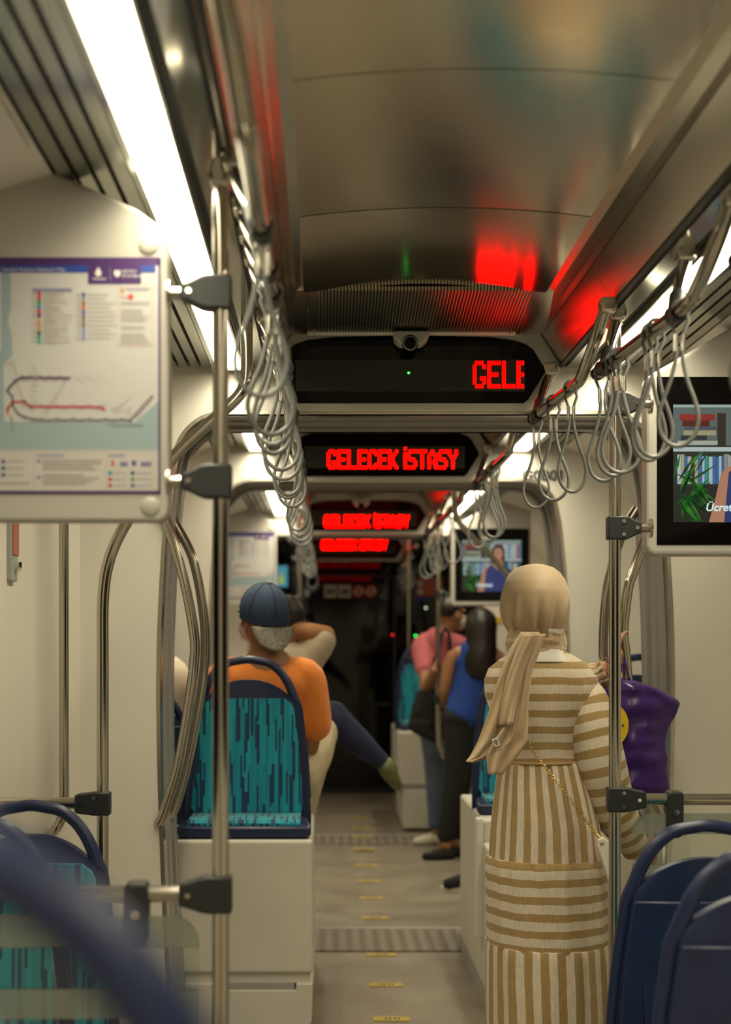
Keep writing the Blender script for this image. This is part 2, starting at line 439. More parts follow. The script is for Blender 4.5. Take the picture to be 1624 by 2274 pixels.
ORD = ['first', 'second', 'third', 'fourth', 'fifth', 'sixth', 'seventh', 'eighth', 'ninth', 'tenth', 'eleventh', 'twelfth', 'thirteenth', 'fourteenth', 'fifteenth', 'sixteenth']
HW = 1.27
LAMP = 20.0
# ------------------------------------------------------------------ the setting
MODS = {'A': (-3.0, 4.5), 'B': (4.85, 6.4), 'C': (6.78, 9.75), 'D': (10.1, 12.75)}
W['led'] = mat('led_red', (.2, 0, 0), .5, emit=(1, .0, .0), estr=7)
W['led_panel'] = mat('led_panel', (.035, .033, .025), .5, bump=.15, bscale=700)
def slab(mb, x0, z0, x1, z1, y0, y1, t=.015, mi=0):
    d = Vector((x1-x0, 0, z1-z0)); n = Vector((-d.z, 0, d.x)).normalized()
    if n.z < 0: n = -n
    a, b = Vector((CX+x0, 0, EYE+z0)), Vector((CX+x1, 0, EYE+z1))
    pts = [a, b, b+n*t, a+n*t]
    mb.prism([(p.x, p.z) for p in pts], y0, y1, mi)
fl = MB(); fl.bb(CX-HW, CX+HW, -3, 12.8, -.06, 0); struct(fl.build('floor', 'floor', smooth=0))
for i, (a, b) in enumerate(((4.5, 4.85), (6.26, 6.72), (9.5, 9.92))):
    m = MB(); m.bb(CX-.76, CX+.76, a, b, 0, .008); struct(m.build('floor', 'ribfloor', smooth=0, bevel=.003))
    m = MB(); m.bb(CX-.76, CX+.76, b, b+.03, 0, .011); struct(m.build('trim_1', 'grey', smooth=0, bevel=.003))
def arch_panel(mb, y0, y1, za, zb, half=.345, h=.022, n=14, t=.012):
    rings = []
    for y, z in ((y0, za), (y1, zb)):
        lo = [Vector((CX-half+2*half*k/n, y, EYE+z+h*(1-(2*k/n-1)**2))) for k in range(n+1)]
        rings.append(lo+[p+Vector((0, 0, t)) for p in reversed(lo)])
    mb.loft(rings)
for k, (y0, y1) in MODS.items():
    # central metal duct
    if k == 'A': seg = ((-3.0, -.6, 1.0, 1.0), (-.597, 1.15, 1.0, 1.0), (1.153, 2.548, 1.0, 1.0), (2.552, 3.368, 1.0, 1.0), (3.372, 4.05, .999, .985))
    elif k == 'B': seg = ((y0, y1, .99, .99),)
    else: seg = ((y0, (y0+y1)/2-.002, .99, .99), ((y0+y1)/2+.002, y1, .99, .99))
    for s in seg:
        m = MB(); arch_panel(m, *s); struct(m.build('ceiling', 'brushed', smooth=30))
    m = MB(); m.bb(CX-.4, CX+.4, y0, y1, EYE+1.06, EYE+1.08); struct(m.build('ceiling', 'black', smooth=0))
    m = MB()
    for s in (-1, 1):
        prof = [(.345, 1.0), (.368, .990), (.385, .965), (.392, .948)]
        for (xa, za), (xb, zb) in zip(prof, prof[1:]): slab(m, s*xa, za, s*xb, zb, y0, y1, .01)
    struct(m.build('ceiling', 'brushed_side', smooth=60))
    for s in (-1, 1):
        ys = [y0, 1.9, 3.62, y1] if k == 'A' else [y0, y1]
        for a, b in zip(ys, ys[1:]):
            m = MB(); slab(m, s*.393, .946, s*.455, .852, a+.0015, b-.0015, .012); struct(m.build('ceiling', 'brushed_side', smooth=0))
        m = MB(); slab(m, s*.455, .858, s*.472, .858, y0, y1, .02); slab(m, s*.455, .845, s*.459, .858, y0, y1, .01)
        struct(m.build('trim_2', 'black', smooth=0))
        m = MB(); slab(m, s*.472, .85, s*.517, .85, y0, y1, .012); struct(m.build('ceiling', 'gloss', smooth=0))
        m = MB(); slab(m, s*.517, .855, s*.534, .855, y0, y1, .012); struct(m.build('trim_3', 'black', smooth=0))
        # slatted panel outside the lamp
        xs = [.638, .675, .710, .745, .782]
        m = MB()
        for a, b in zip(xs, xs[1:]): slab(m, s*(a+.005), .853, s*(b-.005), .853, y0, y1, .012)
        struct(m.build('ceiling', 'gpanel', smooth=0))
        m = MB(); slab(m, s*.634, .870, s*.80, .870, y0, y1, .01); struct(m.build('ceiling', 'black', smooth=0))
        m = MB(); slab(m, s*.788, .856, s*1.0, .79, y0, y1, .02); slab(m, s*1.0, .79, s*HW, .50, y0, y1, .02); struct(m.build('ceiling', 'cove', smooth=30))
    # side walls with dark windows
    for s, nm in ((-1, 'wall_left'), (1, 'wall_right')):
        m = MB()
        x = CX+s*HW; xo = CX+s*(HW+.06)
        wy = {'A': (-2.6, 3.3), 'B': (5.0, 6.2), 'C': (7.1, 9.4), 'D': (10.5, 12.4)}[k]
        zt, zb = EYE+.46, .95
        m.bb(x, xo, y0, y1, 0, zb); m.bb(x, xo, y0, y1, zt, EYE+.56)
        m.bb(x, xo, y0, wy[0], zb, zt); m.bb(x, xo, wy[1], y1, zb, zt)
        struct(m.build(nm, 'panel2', smooth=0))
        m = MB(); m.bb(x+s*.03, x+s*.036, wy[0], wy[1], zb, zt)
        struct(m.build('window_%d' % (1+'ABCD'.index(k)*2+(s > 0)), 'gloss_black', smooth=0))
m = MB(); m.bb(CX-HW-.06, CX+HW+.06, -3.06, -3, 0, EYE+1.05); struct(m.build('wall_rear', 'panel2', smooth=0))
m = MB(); m.bb(CX-HW-.06, CX+HW+.06, -3.06, 12.85, EYE+1.10, EYE+1.13); struct(m.build('ceiling', 'dgrey', smooth=0))

# gangway openings -----------------------------------------------------------
def opening(dh=0.0, dz=0.0, n=10):
    """outline of a gangway opening, (x,z), counter-clockwise from the lower right"""
    top = EYE+.705+dz; r = .15
    right = [(.755, .0), (.775, .35), (.795, .8), (.803, 1.25), (.79, 1.62), (.765, top-r-.05)]
    pts = [(CX+x+dh, z) for x, z in catmull2(right, 5)]
    cx, cz = CX+.765+dh-r-.012, top-r
    for k in range(1, n+1):
        a = PI/2*k/n; pts.append((cx+r*math.cos(a), cz+r*math.sin(a)))
    mid = [(2*CX-x, z) for x, z in reversed(pts)]
    return pts+mid
def catmull2(p, n): return [(q.x, q.y) for q in catmull([(a, b, 0) for a, b in p], n)]
def bulkhead(y, t, nm, m):
    ins = opening(); mb = MB(); out = []
    zt = EYE+1.04; hx = HW
    for x, z in ins:      # push every point of the opening out to the rectangle of the car's section
        dx, dz = x-CX, z-1.0
        if z <= 1e-6: out.append((CX+math.copysign(hx, dx), 0)); continue
        k = min(hx/abs(dx) if abs(dx) > 1e-6 else 1e9, (zt-1.0)/dz if dz > 0 else (1.0/-dz if dz < 0 else 1e9))
        out.append((CX+dx*k, 1.0+dz*k))
    n = len(ins)
    # ceiling corner points
    for (yy, flip) in ((y, False), (y+t, True)):
        b = len(mb.v); mb.v += [Vector((x, yy, z)) for x, z in ins]+[Vector((x, yy, z)) for x, z in out]
        for i in range(n-1):
            f = (b+i, b+n+i, b+n+i+1, b+i+1)
            mb.face(f if flip else f[::-1])
    b = len(mb.v); mb.v += [Vector((x, y, z)) for x, z in ins]+[Vector((x, y+t, z)) for x, z in ins]
    for i in range(n-1): mb.face((b+i, b+i+1, b+n+i+1, b+n+i))
    mb.bb(CX-HW, CX-HW+.01, y, y+t, 0, EYE+.5); mb.bb(CX+HW-.01, CX+HW, y, y+t, 0, EYE+.5)
    # fill the two upper corners of the rectangle
    for s in (-1, 1): mb.prism([(CX+s*HW, EYE+.3), (CX+s*HW, EYE+1.04), (CX+s*.8, EYE+1.04)], y+.001, y+t-.001)
    return struct(mb.build(nm, m, smooth=35))
def sleeve(y0, y1, dh, dz, nm, m):
    a = opening(dh, dz); mb = MB()
    for p, q in zip(a, a[1:]):
        b = len(mb.v)
        (x0, z0), (x1, z1) = p, q
        d = Vector((x1-x0, 0, z1-z0)).normalized(); nrm = Vector((d.z, 0, -d.x))*.012
        A, B = Vector((x0, y0, z0)), Vector((x1, y0, z1)); L = Vector((0, y1-y0, 0))
        mb.v += [A, B, B+L, A+L, A+nrm, B+nrm, B+L+nrm, A+L+nrm]
        for f in ((0, 3, 2, 1), (4, 5, 6, 7), (0, 1, 5, 4), (3, 7, 6, 2)): mb.face([b+i for i in f])
    return struct(mb.build(nm, m, smooth=50))
for i, (a, b) in enumerate(((4.5, 4.85), (6.4, 6.78), (9.75, 10.1))):
    bulkhead(a-.03, .03, 'wall_front' if i == 0 else ('wall_middle' if i == 1 else 'wall_far'), 'panel')
    bulkhead(b, .03, 'wall_rear', 'panel')
    sleeve(a-.032, a+.03, 0, 0, 'trim_4', 'brushed_side')
    sleeve(a+.04, b-.05, .014, .014, 'trim_5', 'liner'); sleeve(a+.03, a+.04, .03, .03, 'trim_8', 'black')
    sleeve(b-.15, b-.06, .010, .010, 'trim_6', 'liner')
    sleeve(b-.05, b+.032, 0, 0, 'trim_7', 'liner')

# lamps ----------------------------------------------------------------------
for k, (y0, y1) in MODS.items():
    for s, nm in ((-1, 'left'), (1, 'right')):
        runs = {'A': ((-2.8, 4.44),), 'B': ((4.95, 6.36),), 'C': ((6.95, 9.7),), 'D': ((10.2, 11.0),)}[k]
        for (a, b) in runs:
            where = {'A': 'over the nearest car section', 'B': 'just beyond the first gangway', 'C': 'beyond the second gangway', 'D': 'at the cab end'}[k]
            t = thing('ceiling_light', (CX+s*.58, (a+b)/2, EYE+.85), f'long white strip light along the {nm} ceiling edge {where}', 'light', 'ceiling strip lights')
            d = MB(); d.bb(CX+s*.541, CX+s*.622, a+.01, b-.01, EYE+.842, EYE+.856); d.build('diffuser', 'light', t, smooth=0, bevel=.003)
            h = MB()
            h.bb(CX+s*.536, CX+s*.541, a, b, EYE+.836, EYE+.865); h.bb(CX+s*.622, CX+s*.634, a, b, EYE+.838, EYE+.865)
            h.bb(CX+s*.536, CX+s*.634, a, a+.01, EYE+.836, EYE+.865); h.bb(CX+s*.536, CX+s*.634, b-.01, b, EYE+.836, EYE+.865)
            h.build('lamp_frame', 'gpanel', t, smooth=0)
            la = bpy.data.lights.new('strip_lamp', 'AREA'); la.shape = 'RECTANGLE'; la.size = .078; la.size_y = b-a-.03; la.spread = math.radians(138)
            la.color = (1.0, .895, .63); la.energy = LAMP*math.pi*.08*(b-a)
            lo = bpy.data.objects.new('strip_lamp', la); col.objects.link(lo); lo.parent = t; lo.location = (0, 0, -.0095)

# LED displays ---------------------------------------------------------------
GL = {'G': ['01110', '10001', '10000', '10000', '10011', '10001', '01110'], 'E': ['11111', '10000', '10000', '11110', '10000', '10000', '11111'],
      'L': ['10000', '10000', '10000', '10000', '10000', '10000', '11111'], 'C': ['01110', '10001', '10000', '10000', '10000', '10001', '01110'],
      'K': ['10001', '10010', '10100', '11000', '10100', '10010', '10001'], 'S': ['01111', '10000', '10000', '01110', '00001', '00001', '11110'],
      'T': ['11111', '00100', '00100', '00100', '00100', '00100', '00100'], 'A': ['00100', '01010', '10001', '10001', '11111', '10001', '10001'],
      'Y': ['10001', '10001', '01010', '00100', '00100', '00100', '00100'], 'O': ['01110', '10001', '10001', '10001', '10001', '10001', '01110'],
      'N': ['10001', '11001', '10101', '10101', '10011', '10001', '10001'], 'i': ['1', '0', '1', '1', '1', '1', '1', '1'], ' ': ['00'] * 7}
def led_text(mb, s, x0, z0, y, clip, cw=.0076, chh=.0121, d=1):
    x = x0
    for ch in s:
        g = GL[ch]; rows = len(g)
        for r, line in enumerate(g):
            for c, bit in enumerate(line):
                if bit == '0': continue
                for a in range(3 if True else 2):
                    for bq in range(3):
                        px = x+(c*2+a)*cw/2*.98; pz = z0+(rows-1-r)*chh+bq*chh/3*1.0
                        if (px > clip if d > 0 else False): continue
                        w, h = cw/2*.86, chh/3*.9
                        xx = px if d > 0 else x0-(px-x0)
                        if d > 0: mb.rect(xx, xx+w, pz, pz+h, y)
                        else: mb.poly([(xx+w, y, pz), (xx, y, pz), (xx, y, pz+h), (xx+w, y, pz+h)])
        x += (len(g[0])*2+(2 if ch != ' ' else 2))*cw/2
DISP = [(641, 781), (655, 768), (682, 758), (742, 751), (908, 747), (1085, 751), (1141, 758), (1168, 767), (1184, 779), (1207, 817), (1210, 828), (1172, 889), (1163, 897), (662, 897), (653, 889), (626, 843), (627, 830)]
DISPW = [((x-722)*4.45/F-CX, (1418-y)*4.45/F) for x, y in DISP]
def display(Y, string, tx0, tz0, clip, label, d=1, zoff=0.0, cw=.0076):
    """d=1 faces the photographer, -1 faces the cab"""
    t = thing('led_display', (CX, Y, EYE+.72+zoff), label, 'display', 'next-station displays')
    y = lambda q: Y+q*d
    h = MB()
    h.prism([(CX-.456, EYE+.85+zoff), (CX-.372, EYE+.712+zoff), (CX+.372, EYE+.712+zoff), (CX+.456, EYE+.85+zoff), (CX+.392, EYE+.948+zoff), (CX+.34, EYE+.995+zoff), (CX-.34, EYE+.995+zoff), (CX-.392, EYE+.948+zoff)], min(y(.0), y(.05)), max(y(.0), y(.05)))
    h.build('housing', 'panel', t, smooth=0, bevel=.004)
    g = MB(); g.prism([(CX+x, EYE+z+zoff) for x, z in DISPW], min(y(-.006), y(.001)), max(y(-.006), y(.001))); g.build('screen', 'gloss_black', t, smooth=0, bevel=.002)
    p = MB(); zz = EYE+zoff
    p.bb(CX+(657-722)*4.45/F-CX, CX+(1164-722)*4.45/F-CX, min(y(-.0075), y(-.0055)), max(y(-.0075), y(-.0055)), zz+(1418-871)*4.45/F, zz+(1418-801)*4.45/F)
    p.build('dot_matrix', 'led_panel', t, smooth=0)
    l = MB(); led_text(l, string, tx0, tz0, Y-.009*d, clip, d=d, cw=cw); l.build('led_text', 'led', t, smooth=0)
    return t
Y1 = 4.44
d1 = display(Y1, 'GELE', (1050-722)*Y1/F, EYE+(1418-863)*Y1/F, (1161-722)*Y1/F, 'nearest LED station display, mostly blank with red letters GELE at its right end')
m = MB(); m.ell(P(908, 828, Y1-.009), (.004, .003, .004)); m.build('status_light', 'green_led', d1)
Y2 = 6.34
display(Y2, 'GELECEK iSTASY', (727-722)*Y2/F, EYE+(1418-1042)*Y2/F, (1022-722)*Y2/F, 'LED station display over the second gangway reading GELECEK ISTASY in red', zoff=-.012)
Y3 = 9.70
display(Y3, 'GELECEK iSTASY', (720-722)*Y3/F, EYE+(1418-1172)*Y3/F, (919-722)*Y3/F, 'LED station display over the third gangway, between two others, blurred red text', zoff=0, cw=.0076)
Y4 = 12.55
display(Y4, 'GELECEK iSTASY', (714-722)*Y4/F, EYE+(1418-1221)*Y4/F, (876-722)*Y4/F, 'smallest and farthest LED station display above the dark cab partition', zoff=-.03, cw=.0076)
display(6.86, 'GELECEK iSTASYON', CX+.30, EYE+.76, 9, 'LED display facing the cab whose red text mirrors low in the cab glass', d=-1)
display(10.18, 'GELECEK iSTASYON', CX+.30, EYE+.76, 9, 'LED display facing the cab whose red text mirrors high in the cab glass', d=-1)
# grille in front of the nearest display, and its side cheeks
g = MB()
tl, tr, br, bl = P(706, 645, 4.05), P(1183, 645, 4.05), P(1150, 742, 4.41), P(706, 742, 4.41)
def slab4(mb, q, t=.012): mb.loft([[p for p in q], [p+Vector((0, 0, t)) for p in q]])
slab4(g, [tl, tr, br, bl])
gr = thing('air_grille', (CX, 4.2, EYE+.96), 'ribbed metal air grille sloping down to the nearest LED display', 'vent')
g.build('ribbed_panel', 'grille', gr, smooth=0)
for q in ([P(685, 645, 4.05), P(705.5, 645, 4.05), P(705.5, 742, 4.41), P(685, 742, 4.41)], [P(1183.5, 645, 4.05), P(1245, 645, 4.05), P(1215, 742, 4.41), P(1150.5, 742, 4.41)], [P(598, 645, 4.05), P(684, 645, 4.05), P(684, 742, 4.41), P(628, 742, 4.41)]):
    g = MB(); slab4(g, q, .013); g.build('side_plate', 'brushed_side', gr, smooth=0)
g = MB(); slab4(g, [P(683, 738, 4.39), P(1145, 738, 4.39), P(1145, 745, 4.40), P(683, 745, 4.40)], .01)
for px in (699, 912, 1132): g.ell(P(px, 742, 4.39), (.004, .004, .003), seg=8, rings=6)
g.build('lower_frame', 'panel', gr, smooth=0)
t = thing('dome_camera', P(911, 755, 4.40), 'white dome camera on top edge of the nearest LED display', 'camera')
m = MB(); m.prism([tuple(P(x, y, 4.40).xz) for x, y in ((873, 740), (875, 757), (888, 769), (936, 769), (950, 757), (953, 740))], 4.36, 4.435); m.build('camera_body', 'panel', t, smooth=0, bevel=.006)
m = MB(); m.ell(P(911, 762, 4.372), (.026, .03, .026)); m.build('lens_dome', 'gloss_black', t)
m = MB(); m.tube([P(911, 762, 4.35)+Vector((.020*math.cos(a*PI/8), 0, .020*math.sin(a*PI/8))) for a in range(17)], .003, 8); m.build('lens_ring', 'grey', t)
t = thing('dome_camera', P(800, 1120, 9.66), 'small dome camera on the third LED display, faint in the distance', 'camera')
m = MB(); m.prism([tuple(P(x, y, 9.66).xz) for x, y in ((783, 1108), (785, 1120), (795, 1127), (810, 1127), (820, 1120), (822, 1108))], 9.60, 9.69); m.build('camera_body', 'panel', t, smooth=0, bevel=.006)
m = MB(); m.ell(P(802, 1124, 9.61), (.024, .024, .024)); m.build('lens_dome', 'gloss_black', t)

# cab partition --------------------------------------------------------------
m = MB(); m.bb(CX-HW, CX+HW, 12.7, 12.76, 0, EYE+1.02); struct(m.build('wall_cab', 'cab_glass', smooth=0))
m = MB()
for x in (-.25, .62): m.bb(x-.012, x+.012, 12.69, 12.70, .02, EYE+.55)
m.bb(-.25, .62, 12.69, 12.70, EYE+.55, EYE+.57); m.bb(-.25, .62, 12.69, 12.70, .02, .05)
struct(m.build('door_1', 'black', smooth=0))
YC = 12.685
for i, (px, kind, lab) in enumerate(((734, 0, 'leftmost white square pictogram sticker on the dark cab door'), (766, 0, 'second white square pictogram sticker on the dark cab door'),
                                     (797, 1, 'left one of two round red-ringed prohibition stickers on the cab door'), (824, 1, 'rightmost round red-ringed prohibition sticker on the cab door'))):
    c = P(px, 1313, YC); t = thing('pictogram_sign', c, lab, 'sticker', 'stickers on the cab door'); r = .056
    a = MB(); 
    if kind == 0: a.prism([(c.x-r, c.z-r), (c.x+r, c.z-r), (c.x+r, c.z+r), (c.x-r, c.z+r)], YC, YC+.004)
    else: a.prism([(c.x+r*math.cos(2*PI*k/24), c.z+r*math.sin(2*PI*k/24)) for k in range(24)], YC, YC+.004)
    a.build('backing', 'label_white', t, smooth=0)
    a = MB()
    if kind == 0:
        for q in (-.028, 0, .028): a.bb(c.x+q-.007, c.x+q+.007, YC-.002, YC+.001, c.z-.035, c.z+.025)
        a.bb(c.x-.036, c.x+.036, YC-.0022, YC+.001, c.z-.01, c.z+.004)
        a.build('pictogram', 'capnavy', t, smooth=0)
    else:
        a.tube([Vector((c.x+r*.88*math.cos(2*PI*k/24), YC-.001, c.z+r*.88*math.sin(2*PI*k/24))) for k in range(25)], .008, 8)
        a.tube([Vector((c.x-r*.6, YC-.001, c.z+r*.6)), Vector((c.x+r*.6, YC-.001, c.z-r*.6))], .006, 8)
        a.bb(c.x-.012, c.x+.012, YC-.002, YC+.001, c.z-.03, c.z+.03)
        a.build('prohibition_ring', 'red_sticker', t)
c = P(955, 1305, YC); t = thing('notice_sign', c, 'red and white notice on the dark glass right of the far pole', 'sign')
a = MB(); a.bb(c.x-.115, c.x+.115, YC, YC+.004, c.z-.075, c.z+.085); a.build('red_sheet', 'red_sticker', t, smooth=0)
a = MB()
for k in range(4): a.bb(c.x-.04, c.x+.10, YC-.002, YC+.001, c.z-.05+k*.034, c.z-.035+k*.034)
a.build('printed_lines', mat('notice_print', (.75, .3, .22), .6), t, smooth=0)
a = MB()
for k in (-.035, .04): a.prism([(c.x-.085+.03*math.cos(2*PI*j/18), c.z+k+.03*math.sin(2*PI*j/18)) for j in range(18)], YC-.002, YC+.001)
a.build('round_symbols', 'label_white', t, smooth=0)
c = P(937, 1331, YC); a = MB(); a.bb(c.x-.045, c.x+.045, YC, YC+.004, c.z-.022, c.z+.022)
tag(a.build('blue_sticker', mat('sticker_blue', (.02, .02, .45), .5), smooth=0, loc=c), 'small blue sticker just below the red notice on the dark glass', 'sticker')
for px, py, r, mm, lab in ((923, 1412, .006, 'green_glow', 'tiny green glowing dot added for a point of light in the dark cab glass'), (872, 1410, .006, 'red_glow', 'tiny red glowing dot added for a point of light in the dark cab glass'), (946, 1350, .006, 'pale_glow', 'tiny pale glowing dot added for a point of light beside the pole')):
    a = MB(); a.ell(P(px, py, YC), (r, r, r), seg=10, rings=8); tag(a.build('glow_dot', mm, loc=P(px, py, YC)), lab, 'light', 'glowing dots in the cab glass')  # glowing beads stand in for reflected and outside lights seen in the glass
# yellow strip sign and notice on the far bulkhead
c = P(1120, 1377, 9.70); a = MB(); a.bb(c.x-.075, c.x+.2, 9.712, 9.72, c.z-.022, c.z+.022); tag(a.build('strip_sign', 'amber', smooth=0, loc=c), 'narrow yellow strip sign on the far white wall behind the dark-haired person', 'sign')
# lettering on the bulkhead of the second gangway
t = thing('fleet_number_sign', P(1192, 1057, 6.366), 'small dark fleet number printed above the second gangway at right', 'sign')
text('lettering', 'G0B01', .062, P(1160, 1066, 6.366), 'dgrey', t, bold=.002, xs=1.1)
# ------------------------------------------------------------------ tubes, brackets, rails
R = .0160
def clamp_bracket(px, Y, z, dirx, reach, parent, h=.062, name='clamp_bracket', screws=3, small=.026):
    """black nylon connector from an upright tube sideways to a bar or board"""
    w = .021
    pts = [(-w, -h/2), (w*1.1, -h/2), (w+reach*.18, -h*.47), (w+reach*.55, -small/1.6), (reach, -small/1.8), (reach, small/1.8), (w+reach*.55, small/1.6), (w+reach*.18, h*.47), (w*1.1, h/2), (-w, h/2)]
    m = MB(); m.prism([(px+dirx*x, z+q) for x, q in pts], Y-.021, Y+.021)
    b = m.build(name, 'nylon', parent, smooth=30, bevel=.004)
    s = MB()
    spots = [(w*.35+.012, h*.28), (w*.35+.012, -h*.28), (w+reach*.5, 0)] if screws == 3 else [(w+reach*.5, 0)]
    for x, q in spots:
        c = Vector((px+dirx*x, Y-.022, z+q)); s.tube([c+Vector((0, .004, 0)), c+Vector((0, -.002, 0))], .0052, 10)
    s.build('screw', 'chrome', b)
    return b
def peg(px, Y, z, x1, parent):
    m = MB(); m.tube([(px, Y, z), (x1, Y, z)], .0115, 12); a = m.build('peg', 'steel', parent)
    m = MB(); m.tube([(x1-.002*(1 if x1 > px else -1), Y, z), (x1+.004*(1 if x1 > px else -1), Y, z)], .026, 18); m.build('flange', 'steel', parent)
def ceiling_mount(x, Y, z, parent):
    m = MB(); m.prism([(x-.022, z+.012), (x-.022, z-.004), (x-.0165, z-.028), (x+.0165, z-.028), (x+.022, z-.004), (x+.022, z+.012)], Y-.022, Y+.03)
    m.build('ceiling_mount', 'brushed_side', parent, smooth=0, bevel=.008)
ZC = EYE+.85
# the two uprights beside the aisle
XL, YL = (490-722)*2.6/F, 2.6
t = thing('grab_pole', (XL, YL, 0), 'upright steel pole nearest the camera, left of the aisle, beside the route map', 'pole', 'upright poles at the seat screens')
m = MB(); m.tube([(XL, YL, .0), (XL, YL, ZC)], .0150, 20); m.build('pole', 'steel', t)
m = MB(); m.tube([(XL, YL, 0), (XL, YL, .012)], .035, 20); m.build('floor_flange', 'steel', t)
ceiling_mount(XL, YL, ZC, t)
for py in (652, 1070):
    z = P(0, py, YL).z; clamp_bracket(XL, YL, z, -1, .072, t, screws=1); peg(XL-.07, YL, z, -.285, t)
# lower rail + glass screen on the left
zr = P(0, 1985, YL).z
clamp_bracket(XL, YL, zr, -1, .075, t, h=.068, screws=1, small=.036)
t = thing('screen_rail', (-.55, YL, zr), 'level steel rail above the left frosted glass screen in the foreground', 'rail')
m = MB(); m.tube([(XL-.072, YL, zr), (-.985, YL, zr)], R, 16); m.build('bar', 'steel', t)
def rail_clip(x, Y, z, parent, drop=.093):
    m = MB(); m.prism([(x-.022, z+.012), (x-.018, z+.023), (x+.018, z+.023), (x+.022, z+.012), (x+.022, z-drop+.02), (x+.0195, z-drop+.009), (x+.012, z-drop), (x-.012, z-drop), (x-.0195, z-drop+.009), (x-.022, z-drop+.02)], Y-.024, Y+.024)
    b = m.build('rail_clip', 'nylon', parent, smooth=0, bevel=.006)
    s = MB(); s.tube([(x, Y-.022, z-.033), (x, Y-.027, z-.033)], .0085, 12); s.build('screw', 'chrome', b)
rail_clip(P(305, 0, YL).x, YL, zr, t); rail_clip(-.82, YL, zr, t)
def glass_screen(x0, x1, Y, z0, z1, bands, label, corner='R'):
    t = thing('glass_screen', ((x0+x1)/2, Y, z0), label, 'glass screen')
    r = .05
    zs = [z0]+[b for ab in bands for b in ab]+[z1]
    kinds = ['clear']+['frost' if i % 2 == 0 else 'clear' for i in range(2*len(bands)-1)]+['clear']
    # top frosted band has the rounded corner
    for za, zb, k in zip(zs, zs[1:], kinds):
        if zb-za < .003: continue
        m = MB()
        if abs(zb-z1) < .004 or abs(zb-zs[-2]) < .004 and zs[-1]-zs[-2] < .004:
            arc = [(r*math.sin(a*PI/16), r*math.cos(a*PI/16)) for a in range(9)]
            if corner == 'R': poly = [(x0, za), (x1, za)]+[(x1-r+s, zb-r+c) for s, c in reversed(arc)]+[(x0, zb)]
            else: poly = [(x0, za), (x1, za), (x1, zb)]+[(x0+r-s, zb-r+c) for s, c in arc]
            m.prism(poly, Y-.003, Y+.003)
        else: m.bb(x0, x1, Y-.003, Y+.003, za, zb)
        m.build('frosted_band' if k == 'frost' else 'clear_band', 'frost' if k == 'frost' else 'glass', t, smooth=0)
    return t
z = lambda py, Y: P(0, py, Y).z
glass_screen(-.98, P(442, 0, YL).x, YL+.0, .20, z(2033, YL), [(z(2262, YL), z(2196, YL)), (z(2104, YL), z(2033, YL)-.0005)], 'frosted-striped glass screen hanging under the left foreground rail')
# right
XR, YR = (1366-722)*3.77/F, 3.77
t = thing('grab_pole', (XR, YR, 0), 'upright steel pole right of the aisle in front of the striped dress', 'pole', 'upright poles at the seat screens')
m = MB(); m.tube([(XR, YR, 0), (XR, YR, ZC)], R, 20); m.build('pole', 'steel', t)
m = MB(); m.tube([(XR, YR, 0), (XR, YR, .012)], .035, 20); m.build('floor_flange', 'steel', t)
ceiling_mount(XR, YR, ZC, t)
for py in (898, 1173):
    zz = P(0, py, YR).z; clamp_bracket(XR, YR, zz, 1, .068, t); peg(XR+.066, YR, zz, .862, t)
zq = P(0, 1775, YR).z
clamp_bracket(XR, YR, zq, 1, .08, t, h=.066, small=.038)
t = thing('screen_rail', (1.2, YR, zq), 'level steel rail behind the dark blue seats on the right', 'rail')
m = MB(); m.tube([(XR+.078, YR, zq), (1.48, YR, zq)], R, 16); m.build('bar', 'steel', t)
rail_clip(P(1497, 0, YR).x, YR, zq, t, .10)
glass_screen(P(1405, 0, YR).x, 1.47, YR, .2, z(1806, YR), [(z(1960, YR), z(1920, YR)), (z(1852, YR), z(1806, YR)-.0005)], 'frosted-striped glass screen under the right rail behind the blue seats', corner='L')
# bent poles by the left bulkhead
Yb = 3.78; xb = P(228, 0, Yb).x
t = thing('bent_grab_pole', (xb, Yb, 0), 'steel pole by the left bulkhead that bends diagonally up to the ceiling', 'pole')
pts = [(xb, Yb, 0), (xb, Yb, .8), P(228, 1480, Yb), P(229, 1330, Yb), P(242, 1245, Yb), P(275, 1170, Yb), P(330, 1090, Yb), P(390, 1010, Yb), P(470, 935, Yb), P(522, 888, Yb), P(542, 858, Yb), P(548, 820, Yb), Vector((P(548, 0, Yb).x, Yb, ZC))]
m = MB(); m.tube(pts, R, 16, smooth=6); m.build('tube', 'steel', t)
zb_ = P(0, 1784, Yb).z
clamp_bracket(xb, Yb, zb_, -1, .072, t, h=.062, small=.042)
m = MB(); m.tube([(xb-.07, Yb, zb_), (-.985, Yb, zb_)], R, 16); m.build('side_rail', 'steel', t)
m = MB(); m.tube([(-.90, Yb, zb_), (-.893, Yb, zb_)], .045, 20); m.build('wall_flange', 'steel', t)
t = thing('door_handle_pole', P(142, 1850, 4.30), 'short upright steel handle against the left bulkhead, bent to the wall at its foot', 'pole')
m = MB(); pts = [P(105, 1858, 4.36), P(118, 1848, 4.30), P(135, 1822, 4.30), P(142, 1780, 4.30), P(142, 1600, 4.30), P(142, 1100, 4.30), P(142, 900, 4.30), P(130, 860, 4.30), P(110, 835, 4.38)]
m.tube(pts, R*.95, 16, smooth=6); m.build('tube', 'steel', t)
m = MB(); m.tube([P(107, 1857, 4.345), P(98, 1862, 4.40)], .024, 16); m.build('wall_flange', 'chrome', t)
